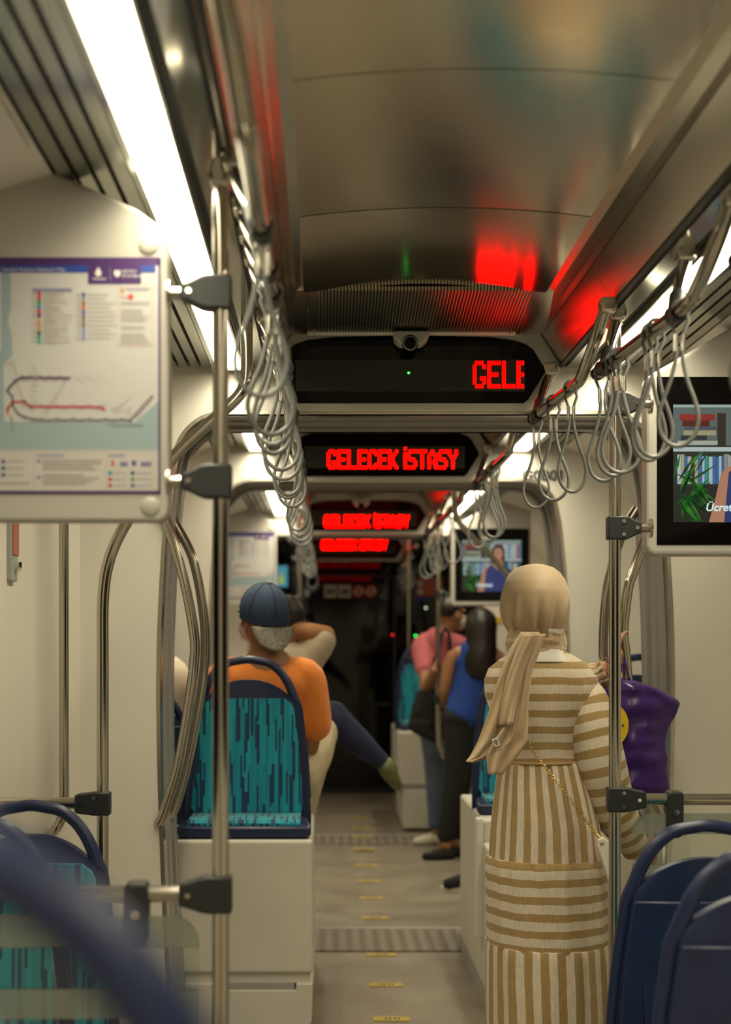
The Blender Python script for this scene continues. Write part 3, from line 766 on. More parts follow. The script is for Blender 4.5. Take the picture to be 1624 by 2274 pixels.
# bowed grab rails on the gangway frame
def bow(pix, Y, label, end):
    t = thing('bowed_grab_rail', P(*pix[-1], Y), label, 'rail', 'bowed rails of the gangway')
    m = MB(); m.tube([P(a, b, Y) for a, b in pix], R, 16, smooth=6); m.build('tube', 'steel', t)
    return t
bow([(352, 1128), (371, 1160), (408, 1284), (431, 1407), (431, 1474), (418, 1574), (394, 1708), (364, 1805), (352, 1830)], 4.46, 'bowed steel grab rail on the near left edge of the gangway', -1)
bow([(376, 1128), (388, 1160), (428, 1240), (451, 1357), (455, 1457), (441, 1574), (414, 1708), (391, 1788), (376, 1815)], 4.80, 'bowed steel grab rail on the far left edge of the gangway, behind its twin', -1)
bow([(1470, 1118), (1448, 1165), (1423, 1227), (1405, 1276), (1395, 1309), (1385, 1398), (1390, 1455), (1400, 1560), (1418, 1660), (1450, 1770), (1472, 1815)], 4.46, 'bowed steel rail at right gangway edge gripped by a raised hand', 1)
bow([(1415, 1130), (1385, 1180), (1360, 1255), (1346, 1330), (1340, 1448), (1348, 1560), (1370, 1680), (1405, 1790), (1420, 1820)], 4.82, 'bowed steel rail at the far right edge of the gangway, behind the pole', 1)
# horizontal strap rails
def strap_rail(a, b, hangers, label, near_rise=True, posts=(), r=R):
    """bar from far point a to near point b; the near end sweeps up to the ceiling"""
    a, b = Vector(a), Vector(b); side = -1 if a.x < CX else 1
    t = thing('strap_rail', a.lerp(b, .5), label, 'rail', 'overhead strap rails')
    d = (b-a).normalized(); pts = [a, a.lerp(b, .5), b]
    if near_rise:
        pts += [b+d*.07+Vector((side*.004, 0, .02)), b+d*.15+Vector((side*.015, 0, .085)), b+d*.19+Vector((side*.03, 0, .15)), Vector((b.x+side*.036+d.x*.2, b.y+d.y*.2, ZC))]
    m = MB(); m.tube(pts, r, 16, smooth=8); m.build('bar', 'steel', t)
    if near_rise: ceiling_mount(pts[-1].x, pts[-1].y, ZC, t)
    m = MB(); m.tube([a-d*.012, a+d*.004], r*1.12, 16); m.tube([a+d*.045, a+d*.055], r*1.12, 16); m.build('end_cap', 'black', t)
    for f in hangers:
        p = a.lerp(b, f); q = Vector((p.x+side*.055, p.y+.14, ZC))
        m = MB(); m.tube([p, p+Vector((side*.008, .03, .03)), p+Vector((side*.034, .10, .095)), p+Vector((side*.05, .135, .14)), q], r*.95, 16, smooth=6); m.build('hanger', 'steel', t)
        ceiling_mount(q.x, q.y, ZC, t)
        m = MB(); m.tube([p-d*.026, p+d*.026], r*1.3, 16); m.tube([p, p+Vector((side*.014, .045, .045))], r*1.25, 14); m.build('clamp', 'nylon', t)
    return t
def strap_proto():
    """hangs from the origin (rail axis) downwards; loop faces along Y"""
    t = thing('hand_strap', (0, 0, 0), 'x', 'hand strap')
    m = MB(); up = [Vector((.0205*math.cos(a), 0, .0205*math.sin(a))) for a in [math.radians(x) for x in range(-50, 231, 14)]]
    pts = [Vector((.0075, 0, -.058)), Vector((.010, 0, -.045)), Vector((.0195, 0, -.022))]+up[1:-1]+[Vector((-.0195, 0, -.022)), Vector((-.010, 0, -.045)), Vector((-.0075, 0, -.058))]
    m.tube(pts, .0042, 8, flat=None); m.build('rail_collar', 'strap', t)
    m = MB()
    for s in (-1, 1): m.tube([(s*.0085, 0, -.048), (s*.008, 0, -.084)], .0058, 10)
    m.build('buckle', 'chrome', t)
    m = MB(); pts = [(.006, 0, -.075), (.008, 0, -.10), (.019, 0, -.145), (.037, 0, -.19), (.0445, 0, -.225), (.036, 0, -.258), (.018, 0, -.276), (0, 0, -.281),
                     (-.018, 0, -.276), (-.036, 0, -.258), (-.0445, 0, -.225), (-.037, 0, -.19), (-.019, 0, -.145), (-.008, 0, -.10), (-.006, 0, -.075)]
    m.tube(pts, .0048, 10, smooth=5); m.build('strap_loop', 'strap', t)
    return t
PROTO = strap_proto(); used = [False]
def straps(a, b, ys, where, group):
    a, b = Vector(a), Vector(b); n = len(ys)
    for i, y in enumerate(sorted(ys)):
        o = copy_tree(PROTO) if used[0] else PROTO; used[0] = True
        f = (y-a.y)/(b.y-a.y) if abs(b.y-a.y) > 1e-6 else 0
        p = a.lerp(b, f); o.location = p
        o.rotation_euler = (random.uniform(-.04, .06), random.uniform(-.02, .02), random.uniform(-.35, .35))
        o.scale = (random.uniform(.86, 1.06), 1, 1)
        o['group'] = group
        if n == 1: o['label'] = f'single grey loop hand strap on {where}'
        elif i == 0: o['label'] = f'grey loop hand strap nearest the camera on {where}'
        elif i == n-1: o['label'] = f'grey loop hand strap farthest from the camera on {where}'
        else: o['label'] = f'{ORD[i]} grey hand strap from the near end of {where}'
zb = EYE+.68
RA = ((.645, 4.40, zb), (.672, 3.80, zb)); RB = ((.700, 3.64, zb), (.738, 2.92, zb)); RC = ((.742, 2.55, zb), (.75, 1.3, zb))
strap_rail(*RA, (.14,), 'short strap rail at right ending above the first gangway')
strap_rail(*RB, (.12, .93), 'right strap rail between the television and the ceiling, nearer than its neighbour')
straps(*RA, [4.35, 4.10, 3.87], 'the short right rail', 'straps on the right rails')
straps(*RB, [3.60, 3.49, 3.43, 3.17, 3.12, 2.95], 'the rail beside the television', 'straps on the right rails')
strap_rail(*RC, (.15,), 'right strap rail nearest the camera, at the right edge of the photo', near_rise=False)
straps(*RC, [2.44], 'the rail at the right photo edge', 'straps on the right rails')
LA = ((-.100, 4.42, zb), (-.105, 3.35, zb)); LB = ((-.105, 3.10, zb), (-.105, 1.98, zb))
strap_rail(*LA, (.1, .34, .58, .8), 'left strap rail ending above the first gangway, hung with many straps')
strap_rail(*LB, (.10, .26, .43, .66), 'left strap rail nearest the camera with a blurred rising end')
straps(*LA, [4.32, 4.03, 3.95, 3.57, 3.36], 'the second left rail', 'straps on the left rails')
straps(*LB, [3.06, 2.92, 2.78, 2.33], 'the nearest left rail', 'straps on the left rails')
LC = ((-.10, 6.25, zb), (-.10, 5.05, zb)); RD = ((.67, 6.30, zb), (.67, 5.25, zb))
strap_rail(*LC, (.1,), 'left strap rail between the first and second gangways')
strap_rail(*RD, (.1,), 'right strap rail between the first and second gangways')
straps(*LC, [6.1, 5.8, 5.5, 5.25], 'the left rail between gangways', 'straps on the left rails')
straps(*RD, [6.25, 5.86, 5.78, 5.66, 5.6], 'the right rail between gangways', 'straps on the right rails')
LD = ((-.10, 9.5, zb), (-.10, 7.0, zb)); RE = ((.67, 9.55, zb), (.67, 7.1, zb))
strap_rail(*LD, (.05, .5), 'left strap rail beyond the second gangway')
strap_rail(*RE, (.05, .5), 'right strap rail beyond the second gangway')
straps(*LD, [9.3, 8.9, 8.5, 8.1, 7.8, 7.5, 7.2], 'the left rail past both gangways', 'straps on the left rails')
straps(*RE, [9.4, 9.0, 8.6, 8.2, 7.5], 'the right rail past both gangways', 'straps on the right rails')
LE = ((-.10, 12.2, zb), (-.10, 10.4, zb)); RF = ((.67, 12.2, zb), (.67, 10.4, zb))
strap_rail(*LE, (.1,), 'left strap rail at the dark cab end', near_rise=False)
strap_rail(*RF, (.1,), 'right strap rail at the dark cab end', near_rise=False)
straps(*LE, [12.0, 11.6, 11.2], 'the left cab-end rail', 'straps on the left rails')
straps(*RF, [12.0, 11.8, 11.6, 11.3], 'the right cab-end rail', 'straps on the right rails')
# far poles
for px, Y, z0, lab in ((908, 11.3, 0, 'blurred upright pole behind the far turquoise seat, left of the thinner pole'), (665, 9.25, 0, 'blurred upright pole above the blue cap, right of the far route map')):
    t = thing('grab_pole', P(px, 1418, Y)*1, lab, 'pole'); t.location.z = 0
    m = MB(); m.tube([(t.location.x, Y, 0), (t.location.x, Y, ZC)], R*1.1, 14); m.build('pole', 'steel', t)
    ceiling_mount(t.location.x, Y, ZC, t)
    if px == 665:
        for py in (1335, 1200):
            zz = P(0, py, Y).z; clamp_bracket(t.location.x, Y, zz, -1, .08, t); 
Yp = 9.2
t = thing('bent_grab_pole', P(973, 1650, Yp), 'pole held by the person in pink, bending right near its foot', 'pole')
m = MB(); m.tube([Vector((P(973, 0, Yp).x, Yp, ZC)), P(973, 1000, Yp), P(973, 1300, Yp), P(973, 1560, Yp), P(974, 1630, Yp), P(978, 1662, Yp), P(995, 1692, Yp), P(1032, 1722, Yp)], R*.95, 14, smooth=6); m.build('tube', 'steel', t)
zz = P(0, 1322, Yp).z; clamp_bracket(P(973, 0, Yp).x, Yp, zz, 1, .07, t)
zz = P(0, 1553, Yp).z; clamp_bracket(P(973, 0, Yp).x, Yp, zz, 1, .07, t); m = MB(); m.tube([(P(985, 0, Yp).x, Yp, zz), (P(1045, 0, Yp).x, Yp, zz)], R, 12); m.build('side_rail', 'steel', t)
t = thing('bent_grab_pole', P(1010, 1090, 7.0), 'slim pole crossing diagonally in front of the far television toward the headscarf', 'pole')
m = MB(); m.tube([Vector((P(1012, 0, 7.0).x, 7.0, ZC)), P(1010, 1060, 7.0), P(1010, 1110, 7.0), P(1014, 1148, 7.0), P(1030, 1172, 7.0), P(1075, 1218, 7.0), P(1125, 1275, 7.0), P(1160, 1330, 7.0), P(1172, 1400, 7.0), P(1172, 1700, 7.0), Vector((P(1172, 0, 7.0).x, 7.0, .0))], R*.9, 14, smooth=6); m.build('tube', 'steel', t)

# ------------------------------------------------------------------ route map boards
def pz(pix, Y): return [(P(a, b, Y).x, P(a, b, Y).z) for a, b in pix]
def route_map(Y, Yr, label):
    """drawn at depth Y from photo pixels, then moved to depth Yr"""
    t = thing('route_map_board', P(100, 1160, Y), label, 'map board', 'route map boards')
    b = MB()
    out = [(-235, 1158), (352, 1158), (366, 1153), (374, 1140), (376, 1120), (374, 570), (370, 535), (350, 498), (300, 462), (200, 416), (130, 386), (100, 374), (70, 380), (0, 405), (-235, 492)]
    b.prism(pz(out, Y), Y, Y+.055); b.build('board', 'board', t, smooth=0, bevel=.007, bseg=3)
    for px, py in ((330, 545), (334, 1125)):
        c = P(px, py, Y); b = MB(); b.ell(c, (.0185, .006, .0185), seg=24); b.build('screw_cap', 'board', t)
    s = MB(); y = Y-.0015
    s.prism(pz([(-215, 1097), (357, 1097), (356, 576), (-215, 572)], Y), y, Y+.001, col=(.60, .595, .60))
    s.build('sheet', 'print', t, smooth=0)
    s = MB(); q = lambda k: Y-.0018-k*.0002
    def rc(x0, y0, x1, y1, c, k): 
        a, d = P(x0, y1, Y), P(x1, y0, Y); s.rect(a.x, d.x, a.z, d.z, q(k), c)
    purple, blue, sea, grey, lg = (.075, .028, .15), (.03, .07, .36), (.33, .43, .47), (.33, .29, .29), (.52, .49, .47)
    rc(-215, 572, 357, 590, purple, 0); rc(352, 576, 357, 1097, purple, 0); rc(-215, 1090, 357, 1097, purple, 0)
    rc(-215, 590, 346, 606, blue, 1); rc(196, 588, 314, 631, purple, 2)
    s.poly([Vector((P(a, b, Y).x, q(1), P(a, b, Y).z)) for a, b in ((-10, 1000), (352, 1000), (352, 892), (300, 937), (10, 937), (8, 806), (28, 790), (26, 740), (18, 715), (25, 680), (24, 606), (-10, 606))], 0, sea)
    rc(-215, 606, 3, 780, (.60, .595, .60), 2); rc(-215, 940, -10, 1000, sea, 1)
    rc(-215, 1000, 352, 1090, (.60, .57, .54), 1); rc(-215, 1003, 352, 1005, lg, 2); rc(76, 1008, 78, 1085, lg, 2); rc(236, 1008, 238, 1085, lg, 2)
    # logo drop and letters
    dx, dy = 219, 601
    s.poly([Vector((P(a, b, Y).x, q(3), P(a, b, Y).z)) for a, b in ((219, 593), (226, 606), (225, 612), (219, 615), (213, 612), (212, 606))], 0, (.8, .78, .76))
    rc(206, 618, 236, 622, (.45, .4, .5), 3); rc(245, 594, 246, 624, (.4, .36, .5), 3)
    s.poly([Vector((P(a, b, Y).x, q(3), P(a, b, Y).z)) for a, b in ((254, 601), (268, 601), (268, 611), (261, 617), (254, 611))], 0, (.75, .72, .72))
    # legend of lines
    rows1 = [(.65, .02, .04), (.65, .05, .03), (.02, .32, .1), (.04, .25, .6), (.6, .03, .1), (.15, .04, .2), (.6, .45, .3), (.7, .25, .2), (.55, .40, .02), (.1, .08, .1), (.03, .38, .3), (.05, .45, .36)]
    rows2 = [(.05, .06, .35), (.2, .4, .3), (.45, .12, .05), (.7, .12, .06), (.15, .12, .45), (.2, .12, .2), (.25, .18, .15), (.22, .15, .08), (.25, .35, .6), (.3, .3, .6), (.3, .3, .6)]
    rnd = random.Random(3)
    rc(72, 641, 160, 648, (.25, .25, .45), 2)
    for i, c in enumerate(rows1):
        yy = 652+i*9.7; rc(84, yy-3, 92, yy+5, c, 3); rc(73, yy-1, 82, yy+2, [v*.5+.33 for v in c], 3)
        rc(97, yy-1, 97+rnd.uniform(38, 66), yy+1.5, lg, 3); rc(97, yy+3, 97+rnd.uniform(20, 40), yy+5, lg, 3)
    for i, c in enumerate(rows2):
        yy = 654+i*9.7; rc(183, yy-3, 190, yy+5, c, 3); rc(171, yy-1, 181, yy+2, [v*.5+.33 for v in c], 3)
        rc(195, yy-1, 195+rnd.uniform(38, 66), yy+1.5, lg, 3)
    for x0, y0, x1, y1 in ((262, 638, 339, 640), (262, 766, 339, 768), (261, 638, 263, 768), (338, 638, 340, 768)): rc(x0, y0, x1, y1, (.68, .5, .47), 2)
    s.poly([Vector((P(a, b, Y).x, q(3), P(a, b, Y).z)) for a, b in ((267, 650), (277, 650), (272, 639))], 0, (.5, .3, .02))
    rc(280, 641, 332, 644, (.4, .4, .6), 3); rc(286, 654, 296, 665, (.65, .05, .06), 3); rc(267, 658, 285, 661, (.68, .4, .38), 3)
    for yy in [670, 675]+list(range(687, 716, 5))+[724, 729]+list(range(740, 762, 5)): rc(269, yy, 269+rnd.uniform(45, 66), yy+2, (.50, .46, .45), 3)
    # metro lines
    def line(pp, w, c, k=4):
        pp = [P(a, b, Y) for a, b in pp]
        for a, b in zip(pp, pp[1:]):
            d = (b-a).normalized(); n = Vector((-d.z, 0, d.x))*w*Y/F/2; e = d*w*Y/F/2
            s.poly([Vector((v.x, q(k), v.z)) for v in (a-n-e, b-n+e, b+n+e, a+n-e)], 0, c)
    dk = (.13, .07, .13)
    line([(17, 868), (24, 858), (36, 845), (52, 839), (155, 840)], 5, dk)
    line([(17, 868), (28, 880), (29, 900), (40, 918), (55, 926), (85, 933), (290, 933), (338, 880)], 4, (.2, .17, .22))
    line([(29, 893), (55, 892), (68, 903), (225, 904), (233, 911)], 4.5, (.55, .05, .10))
    line([(29, 893), (18, 906), (18, 918)], 5, (.6, .12, .08)); line([(26, 925), (30, 955)], 4, grey)
    line([(8, 808), (28, 806), (37, 828), (38, 850), (52, 885), (50, 900)], 2, (.55, .47, .2))
    for i in range(14):
        x = 50+i*18; rc(x, 928+(i % 2)*7, x+11, 930+(i % 2)*7, grey, 5); rc(x, 899+(i % 2)*8, x+9, 901+(i % 2)*8, (.5, .3, .3), 5)
        if i < 10: rc(42+i*11, 834+(i % 2)*9, 50+i*11, 836+(i % 2)*9, grey, 5)
    for i in range(9): rc(165+i*9, 836+(i % 3)*5, 172+i*9, 838+(i % 3)*5, lg, 5)
    for i in range(10): rc(98+i*5, 915-i*8, 107+i*5, 917-i*8, lg, 5)
    for i in range(7): rc(70, 815+i*13, 70+rnd.uniform(6, 16), 817+i*13, lg, 5)
    for i in range(5): rc(285-i*8, 882+i*8, 293-i*8, 884+i*8, lg, 5); rc(255+i*8, 905+i*3, 262+i*8, 907+i*3, lg, 5)
    rc(242, 943, 318, 946, (.22, .28, .28), 5)
    for i in range(8): rc(300+i*5, 925-i*6, 306+i*5, 927-i*6, grey, 5)
    # footer
    rc(83, 1010, 142, 1014, (.3, .28, .5), 3); rc(241, 1010, 278, 1014, (.3, .28, .5), 3)
    for i in range(9):
        if i in (4,): continue
        rc(95, 1021+i*6.6, 95+rnd.uniform(80, 134), 1024+i*6.6, (.38, .33, .33), 3)
    rc(83, 1021, 90, 1028, (.2, .2, .4), 3); rc(83, 1057, 90, 1064, (.2, .2, .4), 3)
    for i in range(3): rc(4, 1021+i*15, 12, 1029+i*15, (.06, .1, .25), 3); rc(15, 1024+i*15, 52, 1026+i*15, (.35, .32, .35), 3)
    rc(0, 1072, 66, 1075, (.35, .32, .35), 3)
    for i, c in enumerate(((.05, .25, .5), (.5, .08, .08), (.5, .08, .05))): rc(241, 1047+i*14, 249, 1055+i*14, c, 3); rc(252, 1050+i*14, 281, 1052+i*14, (.3, .3, .45), 3)
    for i, c in enumerate(((.03, .04, .2), (.05, .3, .1), (.1, .1, .3))): rc(291, 1047+i*14, 299, 1055+i*14, c, 3); rc(302, 1050+i*14, 338, 1052+i*14, (.3, .3, .45), 3)
    rc(247, 1022, 255, 1036, (.6, .2, .15), 3); rc(293, 1023, 303, 1035, (.12, .12, .3), 3); rc(267, 1026, 284, 1036, (.2, .2, .4), 3); rc(313, 1026, 337, 1036, (.2, .2, .4), 3)
    s.build('printed_map', 'print', t, smooth=0)
    wt = mat('print_white', (.72, .7, .72), .5)
    text('map_title', 'Hatlar\u0131 / Istanbul Railway Network Map', 11.2*Y/F, Vector((P(-34, 0, Y).x, Y-.0026, P(0, 603, Y).z)), wt, t, extrude=0)
    text('map_logo', 'METRO\nISTANBUL', 10*Y/F, Vector((P(271, 0, Y).x, Y-.0030, P(0, 607, Y).z)), wt, t, extrude=0)
    return t
rm = route_map(2.62, 2.62, 'large cream board with a metro route map filling the left edge, nearest the camera')
rm2 = copy_tree(rm); rm2['label'] = 'distant small route map board left of the hanging straps, above the blue cap'
rm2.location = Vector((P(100, 1160, 2.62).x-.03, 9.4, rm.location.z))
# framed sheet on the sloping cove, upper left
t = thing('cove_poster', (-.62, 1.9, EYE+.78), 'white framed grey poster panel on the sloping cove at upper left', 'poster')
def cove(mb, y0, y1, a0, a1, off, th):
    A, B = Vector((CX-.79, 0, EYE+.855)), Vector((CX-1.0, 0, EYE+.79)); d = B-A; n = Vector((d.z, 0, -d.x)).normalized()
    if n.z > 0: n = -n
    p0, p1 = A+d*a0, A+d*a1
    q = [p0+n*off, p1+n*off, p1+n*(off+th), p0+n*(off+th)]
    mb.loft([[v+Vector((0, y0, 0)) for v in q], [v+Vector((0, y1, 0)) for v in q]])
m = MB(); cove(m, .6, 2.45, .03, .99, .001, .012); m.build('frame', 'cove', t, smooth=0, bevel=.003)
m = MB(); cove(m, .65, 2.37, .2, .92, .0135, .001); m.build('sheet', 'grey', t, smooth=0)

# ------------------------------------------------------------------ televisions
def television(Y, label):
    t = thing('passenger_television', P(1500, 1232, Y), label, 'television', 'passenger televisions')
    out = [(1437, 850), (1440, 838), (1450, 829), (1624, 727), (1700, 690), (1790, 660), (1850, 690), (1850, 1234), (1452, 1234), (1441, 1228), (1437, 1214)]
    b = MB(); b.prism(pz(out, Y), Y, Y+.075); b.build('housing', 'board', t, smooth=0, bevel=.012, bseg=3)
    b = MB(); b.prism(pz([(1459, 837), (1840, 837), (1840, 1210), (1459, 1210)], Y), Y-.002, Y+.002); b.build('bezel', 'gloss_black', t, smooth=0)
    s = MB(); rnd = random.Random(11)
    def rc(x0, y0, x1, y1, c, k):
        a, d = P(x0, y1, Y), P(x1, y0, Y); s.rect(a.x, d.x, a.z, d.z, Y-.0025-k*.0002, c)
    def pl(pp, c, k): s.poly([Vector((P(a, b, Y).x, Y-.0025-k*.0002, P(a, b, Y).z)) for a, b in pp], 0, c)
    s0, s1 = 1495, 1800
    rc(s0, 898, s1, 1160, (.012, .014, .012), 0)
    rc(s0, 899, s1, 905, (.30, .42, .38), 1); rc(s0, 905, s1, 990, (.10, .135, .125), 1); rc(s0, 993, s1, 1003, (.42, .52, .50), 1)
    rc(s0, 1004, s1, 1080, (.02, .022, .02), 1)
    rc(1509, 920, 1588, 934, (.26, .02, .02), 2); rc(1515, 934, 1576, 947, (.09, .012, .012), 2); rc(1520, 947, 1592, 956, (.06, .08, .10), 2)
    rc(1518, 956, 1590, 967, (.32, .31, .17), 2); rc(1512, 967, 1570, 978, (.02, .03, .03), 2); rc(1505, 979, 1594, 988, (.36, .40, .33), 2); rc(1593, 918, 1612, 990, (.03, .02, .015), 2)
    x = 1497
    while x < 1790:
        w = rnd.uniform(4, 9); c = rnd.choice([(.35, .4, .38), (.04, .13, .35), (.35, .34, .2), (.4, .5, .5), (.3, .03, .06), (.03, .25, .22), (.25, .25, .2), (.02, .03, .03)])
        rc(x, 1008+rnd.uniform(0, 10), x+w, 1075, c, 2); x += w+.8
    rc(1640, 905, 1790, 990, (.2, .25, .25), 2)
    x = 1642
    while x < 1790:
        w = rnd.uniform(5, 10); rc(x, 915+rnd.uniform(0, 12), x+w, 990, rnd.choice([(.35, .4, .38), (.3, .03, .03), (.05, .2, .35), (.35, .4, .25), (.4, .5, .55)]), 3); x += w+.8
    for i in range(44):
        a0 = rnd.uniform(1495, 1545); b0 = rnd.uniform(1040, 1160); an = math.radians(rnd.uniform(-75, -25) if i % 2 else rnd.uniform(20, 70)); L = rnd.uniform(40, 90)
        ex, ey = a0+L*math.cos(an), b0+L*math.sin(an)*(1 if i % 2 else 1)
        ex = max(1495, min(1620, ex)); ey = max(1000, min(1159, ey)); w = rnd.uniform(2, 4.5)
        mx, my = (a0+ex)/2, (a0*0+b0+ey)/2; nx, ny = -(ey-b0), ex-a0; q = math.hypot(nx, ny) or 1; nx, ny = nx/q*w, ny/q*w
        pl([(max(1495, a0), b0), (max(1495, mx+nx), min(1159, my+ny)), (ex, ey), (max(1495, mx-nx), min(1159, my-ny))], rnd.choice([(.008, .06, .01), (.012, .12, .016), (.005, .03, .008), (.03, .20, .02), (.004, .012, .006)]), 4)
    # presenter, seen from the chest up
    skin = (.42, .20, .12)
    pl([(1574, 1160), (1588, 1110), (1600, 1055), (1612, 1038), (1640, 1030), (1650, 1160)], skin, 5)
    pl([(1608, 1160), (1618, 1050), (1640, 1026), (1720, 1026), (1745, 1050), (1752, 1160)], (.02, .035, .14), 6)
    pl([(1655, 1030), (1662, 1000), (1700, 1000), (1707, 1030), (1681, 1050)], skin, 7)
    pl([(1648, 1000), (1650, 940), (1668, 920), (1695, 920), (1712, 940), (1714, 1000)], (.03, .015, .012), 7)
    pl([(1658, 975), (1660, 945), (1680, 935), (1702, 945), (1704, 975), (1690, 1003), (1672, 1003)], skin, 8)
    rc(1666, 958, 1675, 962, (.03, .015, .012), 9); rc(1688, 958, 1697, 962, (.03, .015, .012), 9); rc(1673, 985, 1691, 989, (.3, .06, .06), 9); pl([(1678, 976), (1686, 976), (1682, 964)], (.36, .16, .10), 9); pl([(1648, 1045), (1646, 945), (1656, 930), (1660, 1000)], (.03, .015, .012), 9); pl([(1716, 1045), (1702, 1000), (1706, 930), (1716, 945)], (.03, .015, .012), 9)
    s.build('picture', 'picture', t, smooth=0)
    text('caption', '\u00dccretsiz', 25*Y/F, Vector((P(1566, 0, Y).x, Y-.0048, P(0, 1135, Y).z)), mat('caption_white', (.1, .1, .1), .5, emit=(.62, .85, .86), estr=.85), t, extrude=0, shear=.18, bold=.0006)
    return t
tv = television(3.83, 'television in a white housing at the right edge, nearest the camera')
tv2 = copy_tree(tv); tv2['label'] = 'smaller distant television left of the beige headscarf'
tv2.location = Vector((P(1500, 1232, 3.83).x-.085, 8.85, tv.location.z-.02))
c = P(625, 1278, 12.4); t = thing('passenger_television', c, 'tiny far screen glowing left of the straps, above the blue cap', 'television')
m = MB(); m.bb(c.x-.075, c.x+.075, c.y, c.y+.05, c.z-.12, c.z+.12); m.build('housing', 'gloss_black', t, smooth=0, bevel=.006)
m = MB(); m.rect(c.x-.055, c.x+.055, c.z-.10, c.z+.085, c.y-.002, (.05, .25, .32)); m.poly([(c.x-.03, c.y-.003, c.z-.07), (c.x+.03, c.y-.003, c.z-.07), (c.x, c.y-.003, c.z+.04)], 0, (.35, .4, .05)); m.build('picture', 'picture', t, smooth=0)
# emergency handle on the left wall
c = P(18, 1230, 4.0); t = thing('emergency_handle', Vector((-.90, 4.06, c.z)), 'slim red and grey emergency door release on the left wall', 'door release')
m = MB(); m.bb(-.915, -.885, 4.02, 4.10, c.z-.075, c.z+.12); m.build('housing', 'grey', t, smooth=0, bevel=.006)
m = MB(); m.bb(-.887, -.881, 4.025, 4.095, c.z-.0, c.z+.115); m.build('red_label', 'red_dull', t, smooth=0)
m = MB(); m.tube([(-.88, 4.06, c.z-.05), (-.872, 4.06, c.z-.035), (-.872, 4.06, c.z-.02)], .006, 8); m.build('lever', 'chrome', t)
# wall pillar at the left, beside the bulkhead
m = MB(); m.loft([[Vector((-.985, 3.7, z)), Vector((-.90, 3.7, z)), Vector((-.90, 4.12, z)), Vector((-.897, 4.14, z)), Vector((-.885, 4.20, z)), Vector((-.875, 4.28, z)), Vector((-.84, 4.36, z)), Vector((-.79, 4.42, z)), Vector((-.77, 4.47, z)), Vector((-.985, 4.47, z))] for z in (0, EYE+.84)]); struct(m.build('wall_left', 'panel2', smooth=60))
# floor markers
for i, py in enumerate((2264, 2188, 2121, 2039, 1995, 1957, 1922, 1890, 1862, 1838, 1816)):
    Y = EYE*F/(py-1418); px = 870-(2264-py)*.164
    x = (px-722)*Y/F; m = MB(); m.bb(x-.066, x+.066, Y-.030, Y+.030, .0005, .0035)
    if i in (7, 8): [setattr(v, 'z', v.z+.009) for v in m.v]
    t = thing('floor_marker', (x, Y, 0), ('yellow dash sticker on the aisle floor nearest the camera' if i == 0 else f'{ORD[i]} yellow dash sticker along the aisle floor counting from the camera'), 'floor sticker', 'yellow aisle dashes')
    m.build('sticker', 'yellow', t, smooth=0)
    m = MB()
    dz = .009 if i in (7, 8) else 0
    for q in (-.02, -.006, .012, .026): m.bb(x+q-.004, x+q+.004, Y-.014, Y+.014, .0036+dz, .0042+dz)
    m.build('printed_marks', 'dgrey', t, smooth=0)
